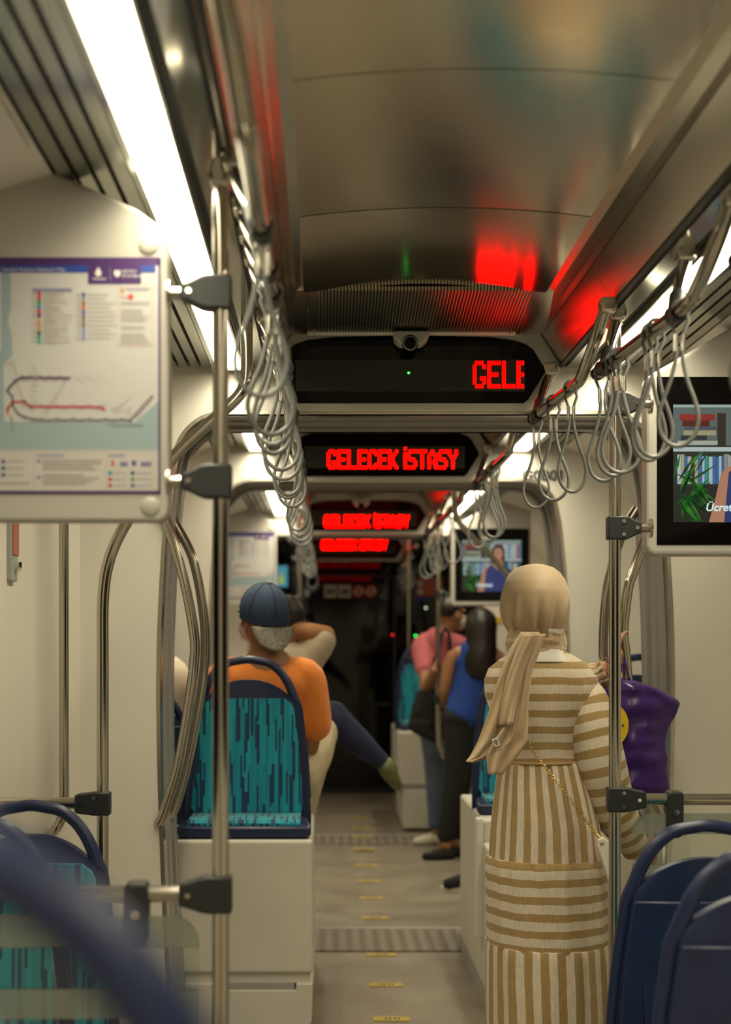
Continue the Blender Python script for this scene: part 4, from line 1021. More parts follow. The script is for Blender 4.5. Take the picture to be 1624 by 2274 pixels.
# ------------------------------------------------------------------ seats
T = .57
HWT = [(0, 0), (.004, .045), (.013, .086), (.03, .113), (.054, .137), (.09, .160), (.137, .180), (.175, .196), (.35, .220), (.57, .235), (.70, .235)]
def hw(t):
    for (a, b), (c, d) in zip(HWT, HWT[1:]):
        if a <= t <= c: return b+(d-b)*(t-a)/(c-a)
    return .235
def bend(z): return .035*max(0, z)/.57          # the back leans slightly
def seat_proto():
    t = thing('tram_seat', (0, 0, 0), 'x', 'seat')
    m = MB(); rings = []
    n = 16
    rows = [-.075, -.04, 0, .06, .14, .22, .30, .36, .40, .43, .452, .47, .485]
    for z in rows:
        tt = T-z; w = hw(tt)-.004
        fr, re = [], []
        for k in range(n+1):
            u = 2*k/n-1; x = u*w
            zz = z-(max(0, (z-.40))/.085)*.060*abs(u)**2.2
            edge = (1-abs(u)**6)
            y0 = bend(zz)
            fr.append(Vector((x, y0-.004+.012*(1-u*u)-.012*edge*0, zz))); re.append(Vector((x, y0+.012+.022*edge**.5, zz)))
        rings.append(fr+re[::-1])
    m.loft(rings); m.build('backrest_shell', 'navy', t, smooth=60, bevel=.004)
    ts = [.50, .40, .30, .22, .175, .137, .09, .054, .03, .013, .004]
    pts = [Vector((hw(q)-.012, bend(T-q)+.012, T-q-.012)) for q in ts]
    pts = pts+[Vector((0, bend(T)+.012, T-.012))]+[Vector((-p.x, p.y, p.z)) for p in reversed(pts)]
    m = MB(); m.tube(pts, [.0135, .0145, .0155, .0165, .0155, .0150, .0150, .0150, .0155, .0165, .0155, .0145, .0135], 14, smooth=4, round_ends=True); m.build('grab_handle', 'navy', t, smooth=60)
    # upholstered face of the backrest
    m = MB(); nz, nx = 22, 16; z0, z1 = .004, .415
    def pv(i, j, off):
        z = z0+(z1-z0)*i/nz; u = 2*j/nx-1; w = hw(T-z)-.030
        w -= {nz: .024, nz-1: .006, 0: .010}.get(i, 0)
        return Vector((u*w, bend(z)-off-.004+.012*(1-u*u)-.006*(1-u**8), z))
    for i in range(nz):
        for j in range(nx):
            b = len(m.v); m.v += [pv(i, j, .012), pv(i, j+1, .012), pv(i+1, j+1, .012), pv(i+1, j, .012)]; m.face((b, b+1, b+2, b+3))
    for j in range(nx):
        b = len(m.v); m.v += [pv(nz, j, .012), pv(nz, j+1, .012), pv(nz, j+1, -.006), pv(nz, j, -.006)]; m.face((b, b+1, b+2, b+3))
        b = len(m.v); m.v += [pv(0, j, -.006), pv(0, j+1, -.006), pv(0, j+1, .012), pv(0, j, .012)]; m.face((b, b+1, b+2, b+3))
    for j in (0, nx):
        for i in range(nz):
            b = len(m.v); m.v += [pv(i, j, .012), pv(i+1, j, .012), pv(i+1, j, -.006), pv(i, j, -.006)]; m.face((b, b+1, b+2, b+3) if j == 0 else (b+3, b+2, b+1, b))
    m.build('backrest_cushion', 'fabric', t, smooth=60)
    # seat pan and its upholstery
    m = MB(); R_ = []
    for y, w, a, b in ((.02, .215, -.055, -.012), (-.10, .224, -.058, -.012), (-.17, .232, -.060, -.012), (-.225, .234, -.060, -.014), (-.25, .230, -.055, -.020)):
        R_.append([Vector((-w, y, a+.012)), Vector((-w+.012, y, a)), Vector((w-.012, y, a)), Vector((w, y, a+.012)), Vector((w, y, b-.008)), Vector((w-.008, y, b)), Vector((-w+.008, y, b)), Vector((-w, y, b-.008))])
    m.loft(R_); m.build('seat_pan', 'navy', t, smooth=45, bevel=.006)
    m = MB(); b0 = 0
    ys = [-.234, -.22, -.15, -.08, -.012]; zs = [-.008, .002, .004, .002, .002]
    for (ya, za), (yb, zb) in zip(zip(ys, zs), zip(ys[1:], zs[1:])):
        for j in range(12):
            x0, x1 = -.195+.39*j/12, -.195+.39*(j+1)/12
            b = len(m.v); m.v += [Vector((x0, ya, za)), Vector((x1, ya, za)), Vector((x1, yb, zb)), Vector((x0, yb, zb))]
            m.face((b, b+1, b+2, b+3), [(x0, ya), (x1, ya), (x1, yb), (x0, yb)])
    for x in (-.195, .195):
        for (ya, za), (yb, zb) in zip(zip(ys, zs), zip(ys[1:], zs[1:])):
            b = len(m.v); m.v += [Vector((x, ya, -.015)), Vector((x, yb, -.015)), Vector((x, yb, zb)), Vector((x, ya, za))]; m.face((b, b+1, b+2, b+3))
    b = len(m.v); m.v += [Vector((-.195, -.234, -.02)), Vector((.195, -.234, -.02)), Vector((.195, -.234, -.008)), Vector((-.195, -.234, -.008))]; m.face((b, b+1, b+2, b+3))
    m.build('seat_cushion', 'fabric', t, smooth=60)
    # moulded cover on the rear of the shell
    m = MB(); rings = []
    for z, k in ((-.07, 1), (.10, 1), (.25, 1), (.37, 1), (.385, .985)):
        w = (hw(T-z)-.022)*k; y0 = bend(z)+.026
        rings.append([Vector((-w, y0, z)), Vector((w, y0, z)), Vector((w*.98, y0+.013, z)), Vector((w*.55, y0+.019, z)), Vector((-w*.55, y0+.019, z)), Vector((-w*.98, y0+.013, z))])
    m.loft(rings); rc = m.build('rear_cover', 'navy', t, smooth=45, bevel=.004)
    m = MB(); m.prism([(-.14, .02), (.14, .02), (.155, .26), (.145, .275), (-.145, .275), (-.155, .26)], .052, .058); q = m.build('recess', 'navy', rc, smooth=0, bevel=.003)
    return t
SP = seat_proto(); sused = [False]
def seat(x, y, base, away, label, pedestal=None, sx=1.0, yaw=0, group='blue tram seats'):
    o = copy_tree(SP) if sused[0] else SP; sused[0] = True
    o.location = (x, y, base); o.rotation_euler.z = (PI if away else 0)+yaw; o.scale = (sx, 1, 1)
    o['label'] = label; o['group'] = group
    if pedestal is not None:
        h = base-.058
        m = MB(); m.bb(-.16, .16, -.20, -.02, -h-.058, -.058); p = m.build('pedestal', 'grey', None, smooth=0, bevel=.012); p.parent = o
    return o
HB = .745
seat(-.282, 5.18, HB, False, 'empty turquoise-backed seat facing the camera, in front of the person in orange')
seat(-.755, 5.18, HB, False, 'window seat beside the empty turquoise seat, half hidden by the bowed rails', sx=.92)
seat(-.292, 5.36, HB-.035, True, 'seat under the person in the orange shirt, backing onto the empty turquoise seat', sx=.9).scale.z = .80
seat(-.69, 5.36, HB, True, 'window seat under the child in the cream scarf', sx=.9).scale.z = .80
seat(-.30, 6.0, HB-.02, True, 'seat under the person with an arm behind the head', sx=.95)
seat(.835, 5.84, HB, False, 'turquoise-faced seat at the right, partly behind the striped dress')
seat(1.30, 5.84, HB, False, 'blue-topped window seat right of the striped dress, behind the purple bag', sx=.92)
seat(.745, 10.55, HB+.03, False, 'far turquoise seat beside the person in pink', yaw=.12)
seat(-.745, 3.55, .40, False, 'low turquoise seat with blue handle loop behind the left glass screen', 1)
seat(-.74, 2.90, .445, False, 'blue seat just behind the left foreground rail, in front of the low turquoise seat', 1)
seat(.885, 3.34, .389, True, 'dark blue seat seen from behind at lower right, the farther of two', 1)
seat(.838, 2.72, .42, True, 'dark blue seat seen from behind in the lower right corner, nearest of two', 1)
seat(-.222, .62, HB+.003, True, 'nearest blue seat, its blurred handle loop filling the lower left corner', 1, sx=1.08)
# podiums under the raised seats ------------------------------------------------
t = thing('seat_podium', (-.5, 5.3, 0), 'tall cream seat podium under the empty turquoise seat at centre left', 'seat podium')
m = MB(); m.bb(-.98, -.042, 4.90, 5.66, .225, .684); m.build('body', 'podium', t, smooth=0, bevel=.012, bseg=3)
m = MB(); m.bb(-.97, -.050, 4.915, 5.65, .19, .226); m.build('shadow_gap', 'podium', t, smooth=0)
m = MB()
pr = [(-.98, .012), (-.075, .012), (-.045, .06), (-.042, .19), (-.10, .19), (-.10, .168), (-.36, .168), (-.36, .19), (-.98, .19)]
m.prism(pr, 4.90, 5.66); m.build('lower_skirt', 'podium', t, smooth=0, bevel=.004)
m = MB(); m.bb(-.355, -.105, 4.906, 4.93, .165, .192); m.build('finger_slot', 'grey', t, smooth=0)
t = thing('seat_podium', (-.5, 6.0, 0), 'cream foot platform on the left behind the person in orange', 'seat podium')
m = MB(); m.bb(-.98, -.042, 5.665, 6.06, .0, .32); m.build('step', 'podium', t, smooth=0, bevel=.01)
m = MB(); m.bb(-.98, -.10, 6.065, 6.36, .0, .664); m.build('body', 'podium', t, smooth=0, bevel=.01)
t = thing('seat_podium', (1.0, 5.7, 0), 'cream seat podium on the right with a strip painted as lit, beside the striped dress', 'seat podium')
m = MB(); m.bb(.605, 1.55, 5.15, 5.46, .0, .60); m.bb(.605, 1.55, 5.46, 6.36, .0, .684); m.build('body', 'podium', t, smooth=0, bevel=.012, bseg=3)
m = MB(); m.bb(.580, .606, 5.44, 5.50, .235, .69); m.build('lit_strip', 'panel', t, smooth=0, bevel=.004)  # added strip in a paler colour, standing for a brightly lit edge
m = MB(); m.bb(.600, .606, 5.15, 6.36, 0, .07); m.build('kick_strip', 'grey', t, smooth=0)
t = thing('seat_podium', (1.0, 10.6, 0), 'far cream podium under the distant turquoise seat', 'seat podium')
m = MB(); m.bb(.525, 1.55, 10.16, 11.2, .33, .712); m.build('body', 'podium', t, smooth=0, bevel=.012)
m = MB(); m.bb(.53, 1.55, 10.17, 11.19, .30, .331); m.build('shadow_gap', 'grey', t, smooth=0)
m = MB(); m.bb(.56, 1.55, 10.16, 11.2, .02, .30); m.build('lower_skirt', 'podium', t, smooth=0, bevel=.012)
# ------------------------------------------------------------------ people
from mathutils import Euler
def V(x, y, z): return Vector((x, y, z))
def limb(m, pts, r, seg=12, smooth=4): m.tube(pts, r, seg, smooth=smooth, round_ends=True)
def rotz(a): return Matrix.Rotation(a, 3, 'Z')
def head(m, c, yaw=0, s=1.0, pitch=0, face=True):
    """yaw 0 looks along +Y, positive turns to the viewer's left"""
    R_ = Matrix.Rotation(yaw, 3, 'Z') @ Matrix.Rotation(-pitch, 3, 'X'); c = Vector(c)
    def e(p, r, seg=16, rings=10): m.ell(c+R_ @ (Vector(p)*s), [q*s for q in r], rot=R_, seg=seg, rings=rings)
    e((0, -.012, .022), (.076, .096, .096)); e((0, .022, -.045), (.060, .068, .070)); e((0, .035, -.085), (.034, .045, .030))
    if face:
        e((0, .096, -.018), (.013, .018, .020), 10, 8); e((0, .088, .006), (.011, .014, .022), 10, 8)
        e((0, .083, -.060), (.025, .012, .009), 10, 8); e((0, .078, .026), (.058, .018, .014), 12, 8)
        for q in (-1, 1): e((q*.078, -.004, -.010), (.012, .021, .033), 10, 8); e((q*.04, .062, -.03), (.024, .024, .024), 10, 8)
    return R_
def eyes(parent, c, yaw, s=1.0):
    R_ = rotz(yaw); m = MB()
    for q in (-1, 1): m.ell(Vector(c)+R_ @ (V(q*.032, .082, .010)*s), (.011*s, .008*s, .007*s), rot=R_, seg=10, rings=8)
    m.build('eyes', 'eye', parent)
def hand(m, wrist, d, n, lat, curl=20, s=1.0, spread=1.0, thumb=(.45, .75, .35), tc=25):
    """lat points from little finger to index; fingers curl towards n"""
    w = Vector(wrist); d = Vector(d).normalized(); n = Vector(n); n = (n-d*n.dot(d)).normalized(); l = Vector(lat); l = (l-d*l.dot(d)-n*l.dot(n)).normalized()
    offs = (.031, .0105, -.0105, -.030); kl = (.080, .084, .080, .072); fl_ = (.070, .078, .072, .056); fr = (.0088, .0092, .0088, .0078)
    for o, k, L, r in zip(offs, kl, fl_, fr):
        a = w+l*o*.55*s+d*.004*s; kn = w+d*k*s+l*o*s*spread
        m.tube([a, (a+kn)/2+n*.002*s, kn], [.0125*s, .0135*s, .0105*s], 10, smooth=3, round_ends=True)
        dd = d.copy(); p = kn.copy(); pts = [p.copy()]
        ax = d.cross(n)
        for seg, f in ((.46, 1.0), (.30, 1.25), (.24, .8)):
            dd = Matrix.Rotation(math.radians(curl*f), 3, ax) @ dd; p = p+dd*L*seg*s; pts.append(p.copy())
        m.tube(pts, [r*1.05*s, r*s, r*.95*s, r*.82*s], 10, smooth=3, round_ends=True)
    m.tube([w-d*.01, w+d*.045*s], [.021*s, .026*s], 12, round_ends=True, flat=.62, up=n)
    b = w+d*.022*s+l*.024*s; td = (d*thumb[0]+l*thumb[1]+n*thumb[2]).normalized(); pts = [w+d*.008*s+l*.012*s, b+td*.018*s, b+td*.046*s]
    td2 = (td*math.cos(math.radians(tc))+(d*.6+n*.5).normalized()*math.sin(math.radians(tc))).normalized(); pts.append(pts[-1]+td2*.030*s)
    m.tube(pts, [.0135*s, .0125*s, .0105*s, .0088*s], 10, smooth=3, round_ends=True)
def oval(c, rx, ry, n=32, yaw=0, fold=0, k=9, ph=0, exp=2.0):
    out = []
    for j in range(n):
        a = 2*PI*j/n; ca, sa = math.cos(a), math.sin(a)
        q = (abs(ca)**exp+abs(sa)**exp)**(-1/exp)
        f = 1+fold*(math.sin(k*a+ph)*.6+math.sin((k*1.7)//1*a+1.3+ph*2)*.4)
        x, y = rx*ca*q*f, ry*sa*q*f
        if yaw: x, y = x*math.cos(yaw)-y*math.sin(yaw), x*math.sin(yaw)+y*math.cos(yaw)
        out.append(Vector((c[0]+x, c[1]+y, c[2])))
    return out
def drape(rows, Y, amp=.010, folds=3.0, cols=26, th=.003, ph=0.0, slope=0.0):
    """hanging cloth: rows of (left px, right px, y px); folded in depth"""
    m = MB(); g = []
    dense = []
    for (a, b, c), (d, e, f) in zip(rows, rows[1:]):
        for k in range(6): t = k/6; dense.append((a+(d-a)*t, b+(e-b)*t, c+(f-c)*t))
    dense.append(rows[-1])
    n = len(dense)
    for i, (a, b, c) in enumerate(dense):
        row = []
        for j in range(cols+1):
            u = j/cols; tv = i/n
            w = math.sin(2*PI*(folds*u+.35*math.sin(tv*3+ph)+ph))*.65+.35*math.sin(2*PI*(folds*2.3*u+ph*1.7+tv))
            y = Y+amp*w*(0.5+.8*tv)+slope*tv
            row.append(P(a+(b-a)*u, c, y))
        g.append(row)
    for i in range(n-1):
        for j in range(cols):
            b0 = len(m.v); m.v += [g[i][j], g[i][j+1], g[i+1][j+1], g[i+1][j]]; m.face((b0+3, b0+2, b0+1, b0))
    return m
def weld_solid(o, th):
    bm = bmesh.new(); bm.from_mesh(o.data); bmesh.ops.remove_doubles(bm, verts=bm.verts, dist=1e-5); bm.to_mesh(o.data); bm.free()
    s = o.modifiers.new('thickness', 'SOLIDIFY'); s.thickness = th; s.offset = 0
    o.data.polygons.foreach_set('use_smooth', [True]*len(o.data.polygons))
    return o
def pillow(pix, Y, depth, rows=26, n=22, wr=.004, seed=0):
    """a filled bag: outline in photo pixels at depth Y, swelling towards and away from the viewer"""
    pts = pz(pix, Y); zs = [p[1] for p in pts]; z0, z1 = min(zs)+1e-4, max(zs)-1e-4; m = MB(); rings = []
    for i in range(rows+1):
        z = z0+(z1-z0)*i/rows; xs = []
        for (xa, za), (xb, zb) in zip(pts, pts[1:]+pts[:1]):
            if (za-z)*(zb-z) <= 0 and abs(za-zb) > 1e-9: xs.append(xa+(xb-xa)*(z-za)/(zb-za))
        a, b = min(xs), max(xs); ring = []; w = max((b-a)/2, .002); c = (a+b)/2
        dep = depth*min(1, 3.2*math.sin(PI*min(max((i+.4)/(rows+.8), 0), 1)))*min(1, w/.03)
        for j in range(n):
            t = 2*PI*j/n; q = Vector((c+w*math.cos(t), Y+dep*math.sin(t), z))
            nn = noise.noise(q*26+Vector((seed, 0, 0)))
            ring.append(q+Vector((0, wr*nn*2, 0)))
        rings.append(ring)
    return m.loft(rings)

# ---- the person in the striped dress ------------------------------------------
YW = 4.30
w = thing('person', (.665, YW, 0), 'person in beige headscarf and striped tan dress, seen from behind, gripping a rail', 'person')
hc = P(1189, 1335, YW+.02)
b = MB(); head(b, hc, yaw=-.45, s=.98)
nk = V(hc.x-.004, YW, 1.36)
limb(b, [hc+V(0, -.01, -.06), nk, V(.655, YW, 1.29)], [.052, .050, .062])
limb(b, [V(.655, YW, 1.27), V(.655, YW, 1.12), V(.668, YW, .98), V(.675, YW, .86)], [.095, .105, .095, .115], 16)
limb(b, [V(.655, YW, 1.25), V(.765, YW, 1.225), V(.81, YW-.01, 1.13)], [.06, .042, .04])
limb(b, [V(.655, YW, 1.25), V(.545, YW+.02, 1.23)], [.06, .042])
for sx, fy in ((-.075, .0), (.075, .03)):
    limb(b, [V(.675+sx, YW, .86), V(.675+sx, YW+.015, .48), V(.675+sx, YW-.02+fy, .09)], [.08, .052, .036]); limb(b, [V(.675+sx, YW-.04+fy, .045), V(.675+sx, YW+.08+fy, .04), V(.675+sx, YW+.15+fy, .032)], [.034, .034, .024])
# right arm hanging, hand resting low beside the glass screen
ra = [P(1300, 1545, 4.30), P(1338, 1690, 4.28), P(1372, 1800, 4.32), P(1418, 1876, 4.37)]
limb(b, ra, [.045, .042, .034, .024])
hd = (ra[-1]-ra[-2]).normalized(); hand(b, ra[-1], hd+V(.1, .1, -.05), V(-.2, .9, -.3), V(.5, .3, .7), curl=28, s=.92)
# left arm reaching across to the rail
pole = P(1387, 1440, 4.46)
la = [V(.545, YW+.02, 1.225), V(.60, YW+.18, 1.19), V(.745, YW+.25, 1.255), P(1352, 1486, 4.44), pole+V(-.036, -.055, -.018)]
limb(b, la, [.045, .042, .036, .027, .023], smooth=6)
hand(b, la[-1], V(.10, .98, .22), V(1, -.05, 0), V(0, -.2, 1), curl=62, s=.86, thumb=(.55, .65, .45), tc=35)
fused(b, 'body', 'skin', w, voxel=.0046, smooth=3); eyes(w, hc, -.45, .98)
# dress, tier by tier
def px_rings(rows, Y, uyaw=-.25, fold=0, k=9, nn=48, exp=2.2, ph=0):
    out = []
    for (a, c, y, dy, f) in rows:
        s_ = Y/F; out.append(oval(((((a+c)/2)-722)*s_, Y, EYE-(y-1418)*s_), (c-a)/2*s_, dy, nn, uyaw*0, f, k, ph, exp))
    return out
m = MB()
m.loft(px_rings([(1150, 1242, 1432, .050, 0), (1140, 1258, 1447, .062, 0), (1112, 1286, 1463, .084, 0), (1086, 1312, 1484, .100, .002), (1076, 1328, 1510, .110, .004), (1078, 1326, 1545, .114, .006), (1094, 1300, 1590, .113, .012), (1106, 1284, 1640, .106, .014), (1114, 1288, 1682, .100, .016), (1113, 1290, 1694, .102, .016)], YW, fold=1, k=7), uscale=1.0)
m.build('bodice', 'hstripe', w, smooth=80)
def tier(rows, name, mm, k, ph=0, nn=120):
    m = MB(); dense = []
    for A, B in zip(rows, rows[1:]):
        for q in range(5): t = q/5; dense.append(tuple(x+(y-x)*t for x, y in zip(A, B)))
    dense.append(rows[-1]); m.loft(px_rings(dense, YW, k=k, nn=nn, ph=ph), uscale=1.128); return m.build(name, mm, w, smooth=80)
tier([(1110, 1292, 1688, .106, .016), (1108, 1297, 1700, .112, .030), (1100, 1312, 1760, .135, .030), (1092, 1328, 1830, .150, .028), (1087, 1336, 1900, .158, .022), (1086, 1336, 1906, .158, .02)], 'skirt_upper_tier', 'vstripe', 13)
tier([(1083, 1338, 1900, .160, .020), (1080, 1344, 1912, .166, .032), (1081, 1346, 1990, .170, .022), (1083, 1350, 2070, .172, .016), (1083, 1350, 2092, .172, .014)], 'skirt_middle_tier', 'hstripe', 17, .7)
tier([(1082, 1351, 2088, .174, .014), (1081, 1353, 2102, .178, .026), (1081, 1356, 2190, .186, .030), (1082, 1360, 2300, .192, .034), (1080, 1366, 2400, .196, .036)], 'skirt_lower_tier', 'vstripe', 11, 1.9)
m = MB(); m.tube(px_list([(1112, 1690)], YW) if False else [q+V(0, 0, 0) for q in oval(((1201-722)*YW/F, YW, EYE-(1690-1418)*YW/F), .1245, .110, 40)]+[oval(((1201-722)*YW/F, YW, EYE-(1690-1418)*YW/F), .1245, .110, 40)[0]], .0045, 8); m.build('waist_seam', mat('seam_tan', (.40, .27, .12), .85), w)
m = MB(); m.tube([P(1278, 1528, 4.30), P(1298, 1556, 4.29), P(1312, 1615, 4.275), P(1332, 1700, 4.265), P(1360, 1790, 4.29), P(1392, 1850, 4.33), P(1414, 1888, 4.355)], [.048, .070, .082, .080, .071, .054, .043], 28, smooth=7, round_ends=False); o = m.build('right_sleeve', 'hstripe', w, smooth=80)
m = MB(); m.tube([V(.555, YW+.02, 1.225), V(.60, YW+.17, 1.19), V(.735, YW+.245, 1.245), P(1318, 1506, 4.47), P(1340, 1496, 4.45)], [.066, .066, .060, .048, .036], 28, smooth=7); m.build('left_sleeve', 'hstripe', w, smooth=80)
m = MB(); q0, q1 = P(1310, 1512, 4.455), P(1347, 1494, 4.44); ax = (q1-q0).normalized(); u1 = ax.cross(V(0, 0, 1)).normalized(); u2 = ax.cross(u1)
m.loft([[q0.lerp(q1, t)+(u1*math.cos(2*PI*j/48)+u2*math.sin(2*PI*j/48))*r*(1+f*math.sin(j*2*PI*11/48)) for j in range(48)] for t, r, f in ((-.1, .046, .0), (.15, .046, .06), (.4, .043, .10), (.62, .034, .05), (.8, .040, .12), (1.0, .043, .16), (.98, .036, .1))]); m.build('frilled_cuff', 'vstripe', w, smooth=80)
m = MB(); q1 = P(1357, 1481, 4.435); m.tube([q1+(u1*math.cos(2*PI*j/20)+u2*math.sin(2*PI*j/20))*.031 for j in range(21)], .0028, 6); m.build('bracelet', 'chrome', w)
m = MB(); m.loft(px_rings([(1148, 1246, 1434, .062, 0), (1140, 1256, 1450, .074, 0), (1124, 1274, 1464, .090, 0), (1116, 1282, 1469, .090, 0)], YW-.003)); m.build('undershirt', 'label_white', w, smooth=80)
# headscarf
rows = [(1252, 4, .02), (1254, 22, .035), (1260, 41, .060), (1272, 56, .084), (1290, 67, .104), (1312, 74, .118), (1335, 77, .122), (1356, 75, .120), (1374, 71, .113), (1388, 66, .103), (1398, 61, .092), (1404, 60, .084), (1416, 62, .080), (1430, 64, .080), (1446, 62, .080)]
rings = []
for y, wpx, dy in reversed(rows):
    s_ = YW/F; gather = max(0, min(1, (y-1318)/78)) if y <= 1400 else .8
    cx = (1190+(3 if y > 1390 else 0)-722)*s_; ring = []
    for j in range(96):
        a = 2*PI*j/96; f = 1+gather**1.2*(.085*math.sin(13*a+.9*math.sin(3*a))+.045*math.sin(23*a+1+y*.03))+.006*math.sin(5*a+y*.05)
        ring.append(V(cx+wpx*s_*math.cos(a)*f, YW+.012+dy*math.sin(a)*f, EYE-(y-1418)*s_))
    rings.append(ring)
dense = []
for A, B in zip(rings, rings[1:]):
    for q in range(3): dense.append([p.lerp(r, q/3) for p, r in zip(A, B)])
dense.append(rings[-1])
m = MB(); m.loft(dense); hs = m.build('headscarf', 'scarf', w, smooth=80)
m = MB(); rings = []
for k in range(25):
    v = k/24; y = 1456-v*60; s_ = YW/F
    wx = 58+8*math.sin(PI*min(1, v*1.25)); dy = .078+.010*math.sin(PI*v)
    ring = []
    for j in range(64):
        a_ = 2*PI*j/64; f = 1+.035*math.sin(2*PI*(v*2.4+.9*math.sin(a_*.5+.6))+a_)+.015*math.sin(2*PI*v*5+3*a_)
        ring.append(V((1191-722)*s_+wx*s_*math.cos(a_)*f, YW+.012+dy*math.sin(a_)*f, EYE-(y+6*math.cos(a_)*(1-v)-1418)*s_))
    rings.append(ring)
m.loft(rings)
m.build('scarf_wrap', 'scarf', hs, smooth=80)
o = drape([(1158, 1198, 1404), (1136, 1184, 1438), (1118, 1176, 1478), (1100, 1166, 1530), (1083, 1150, 1590), (1062, 1136, 1645), (1044, 1098, 1680), (1036, 1054, 1692)], 4.155, .017, 1.15, ph=.2).build('scarf_tail', 'scarf', hs, smooth=0); weld_solid(o, .004)
o = drape([(1168, 1212, 1408), (1160, 1202, 1440), (1150, 1182, 1490), (1140, 1175, 1550), (1122, 1173, 1610), (1098, 1172, 1645), (1080, 1150, 1678), (1084, 1116, 1720)], 4.145, .016, 1.0, ph=.55).build('scarf_tail', 'scarf', hs, smooth=0); weld_solid(o, .004)
o = drape([(1160, 1192, 1408), (1146, 1176, 1446), (1128, 1158, 1500), (1114, 1146, 1560), (1108, 1138, 1610)], 4.128, .011, .9, ph=.1).build('scarf_fold', 'scarf', hs, smooth=0); weld_solid(o, .004)
m = MB(); c = P(1102, 1648, 4.118); rt = Matrix.Rotation(-.42, 3, 'Y'); m.box(c, (.017, .002, .024), rt); lb = m.build('sewn_label', 'label_white', hs, smooth=0)
m = MB(); m.tube([c+rt @ V(.0045*math.cos(a*PI/6), -.002, .0045*math.sin(a*PI/6)+.002) for a in range(13)], .0012, 6); m.tube([c+rt @ V(-.004, -.002, -.006), c+rt @ V(.004, -.002, -.006)], .001, 6); m.build('label_mark', 'black', lb)
o = drape([(1216, 1252, 1397), (1217, 1253, 1401), (1219, 1252, 1407)], 4.206, .001, 1, cols=10).build('mask_strap', 'mask', w, smooth=0); weld_solid(o, .002)
# crossbody bag on a gold chain
t = thing('crossbody_bag', P(1345, 1935, 4.2), 'small white bag on a gold chain at the hip of the striped dress', 'bag')
m = MB(); m.prism(pz([(1326, 1862), (1338, 1858), (1352, 1868), (1364, 1890), (1368, 2000), (1354, 1965), (1338, 1915), (1326, 1880)], 4.145), 4.130, 4.16); m.build('bag_body', 'white_leather', t, smooth=0, bevel=.004)
m = MB(); m.ell(P(1337, 1872, 4.128), (.005, .004, .005), seg=10, rings=8); m.build('stud', 'gold', t)
m = MB()
ch = catmull([P(1168, 1638, 4.165), P(1195, 1684, 4.170), P(1240, 1740, 4.150), P(1285, 1800, 4.140), P(1320, 1845, 4.140), P(1331, 1860, 4.140)], 10)
for i, (a, b2) in enumerate(zip(ch, ch[1:])):
    d = (b2-a).normalized(); u = d.cross(V(0, 1, 0) if i % 2 else V(1, 0, 0.3)).normalized(); c = (a+b2)/2; L = (b2-a).length*.62
    m.tube([c+d*L*math.cos(k*PI/4)+u*.0040*math.sin(k*PI/4) for k in range(9)], .0014, 6)
m.build('chain', 'gold', t)
# purple carrier bag hanging from the raised arm
t = thing('carrier_bag', P(1430, 1755, 4.40), 'purple plastic carrier bag with a yellow disc hanging behind the right pole', 'bag')
out = [(1345, 1530), (1362, 1512), (1385, 1506), (1420, 1514), (1450, 1524), (1480, 1538), (1512, 1557), (1500, 1590), (1484, 1620), (1478, 1645), (1484, 1685), (1485, 1715), (1491, 1770), (1345, 1772), (1340, 1650)]
m = pillow(out, 4.36, .048, rows=34, n=40, wr=.007, seed=3)
bb_ = m.build('bag_body', 'purple', t, smooth=80)
m = MB(); m.tube([P(1372, 1508, 4.36), P(1380, 1480, 4.40), P(1386, 1465, 4.425), P(1392, 1482, 4.40), P(1398, 1508, 4.36)], .007, 8, smooth=5, flat=.5); m.build('bag_handle', 'purple', t)
m = MB(); cc = P(1358, 1610, 4.306); nx_ = 24
pts = [(cc.x+.052*math.cos(2*PI*k/32), cc.z+.066*math.sin(2*PI*k/32)) for k in range(32)]
m.prism(pts, 4.303, 4.307); m.build('yellow_disc', 'bagyellow', t, smooth=0)
m = MB(); m.ell(P(1384, 1611, 4.302), (.0035, .002, .0035), seg=8, rings=6); m.build('disc_mark', 'black', t)

# ---- the seated person in orange ----------------------------------------------
YO = 5.53
o = thing('person', (-.22, YO, HB), 'seated person in orange shirt and backward blue cap with grey brim, seen from behind', 'person')
hc = P(586, 1368, YO)+V(.0, 0, .0)
b = MB(); R1_ = head(b, hc, yaw=.62, s=1.0)
limb(b, [hc+V(0, -.03, -.06), V(-.225, YO-.02, 1.335), V(-.225, YO, 1.27)], [.060, .062, .075])
limb(b, [V(-.225, YO, 1.25), V(-.22, YO-.01, 1.05), V(-.22, YO-.01, .885)], [.11, .12, .12], 16)
for s in (-1, 1):
    limb(b, [V(-.22, YO, 1.26), V(-.232+s*.165, YO+.0, 1.225)], [.06, .052])
    limb(b, [V(-.232+s*.165, YO, 1.225), V(-.232+s*.178, YO+.02, 1.05), V(-.232+s*.165, YO+.07, .955)], [.052, .048, .044])
    el = V(-.232+s*.165, YO+.07, .955); wr_ = V(-.22+s*.07, YO+.29, .96)
    limb(b, [el, el.lerp(wr_, .5)+V(0, 0, -.01), wr_], [.045, .040, .028]); hand(b, wr_, V(-s*.35, .9, -.1), V(0, 0, -1), V(-s, 0, 0), curl=22)
fused(b, 'body', 'skin2', o, voxel=.0075, smooth=4); eyes(o, hc, .62)
b = MB()
limb(b, [V(-.225, YO+.0, 1.20), V(-.222, YO-.005, 1.08), V(-.22, YO-.01, .885)], [.125, .145, .130], 18)
b.ell((-.232, YO-.01, 1.20), (.185, .115, .115), seg=20)
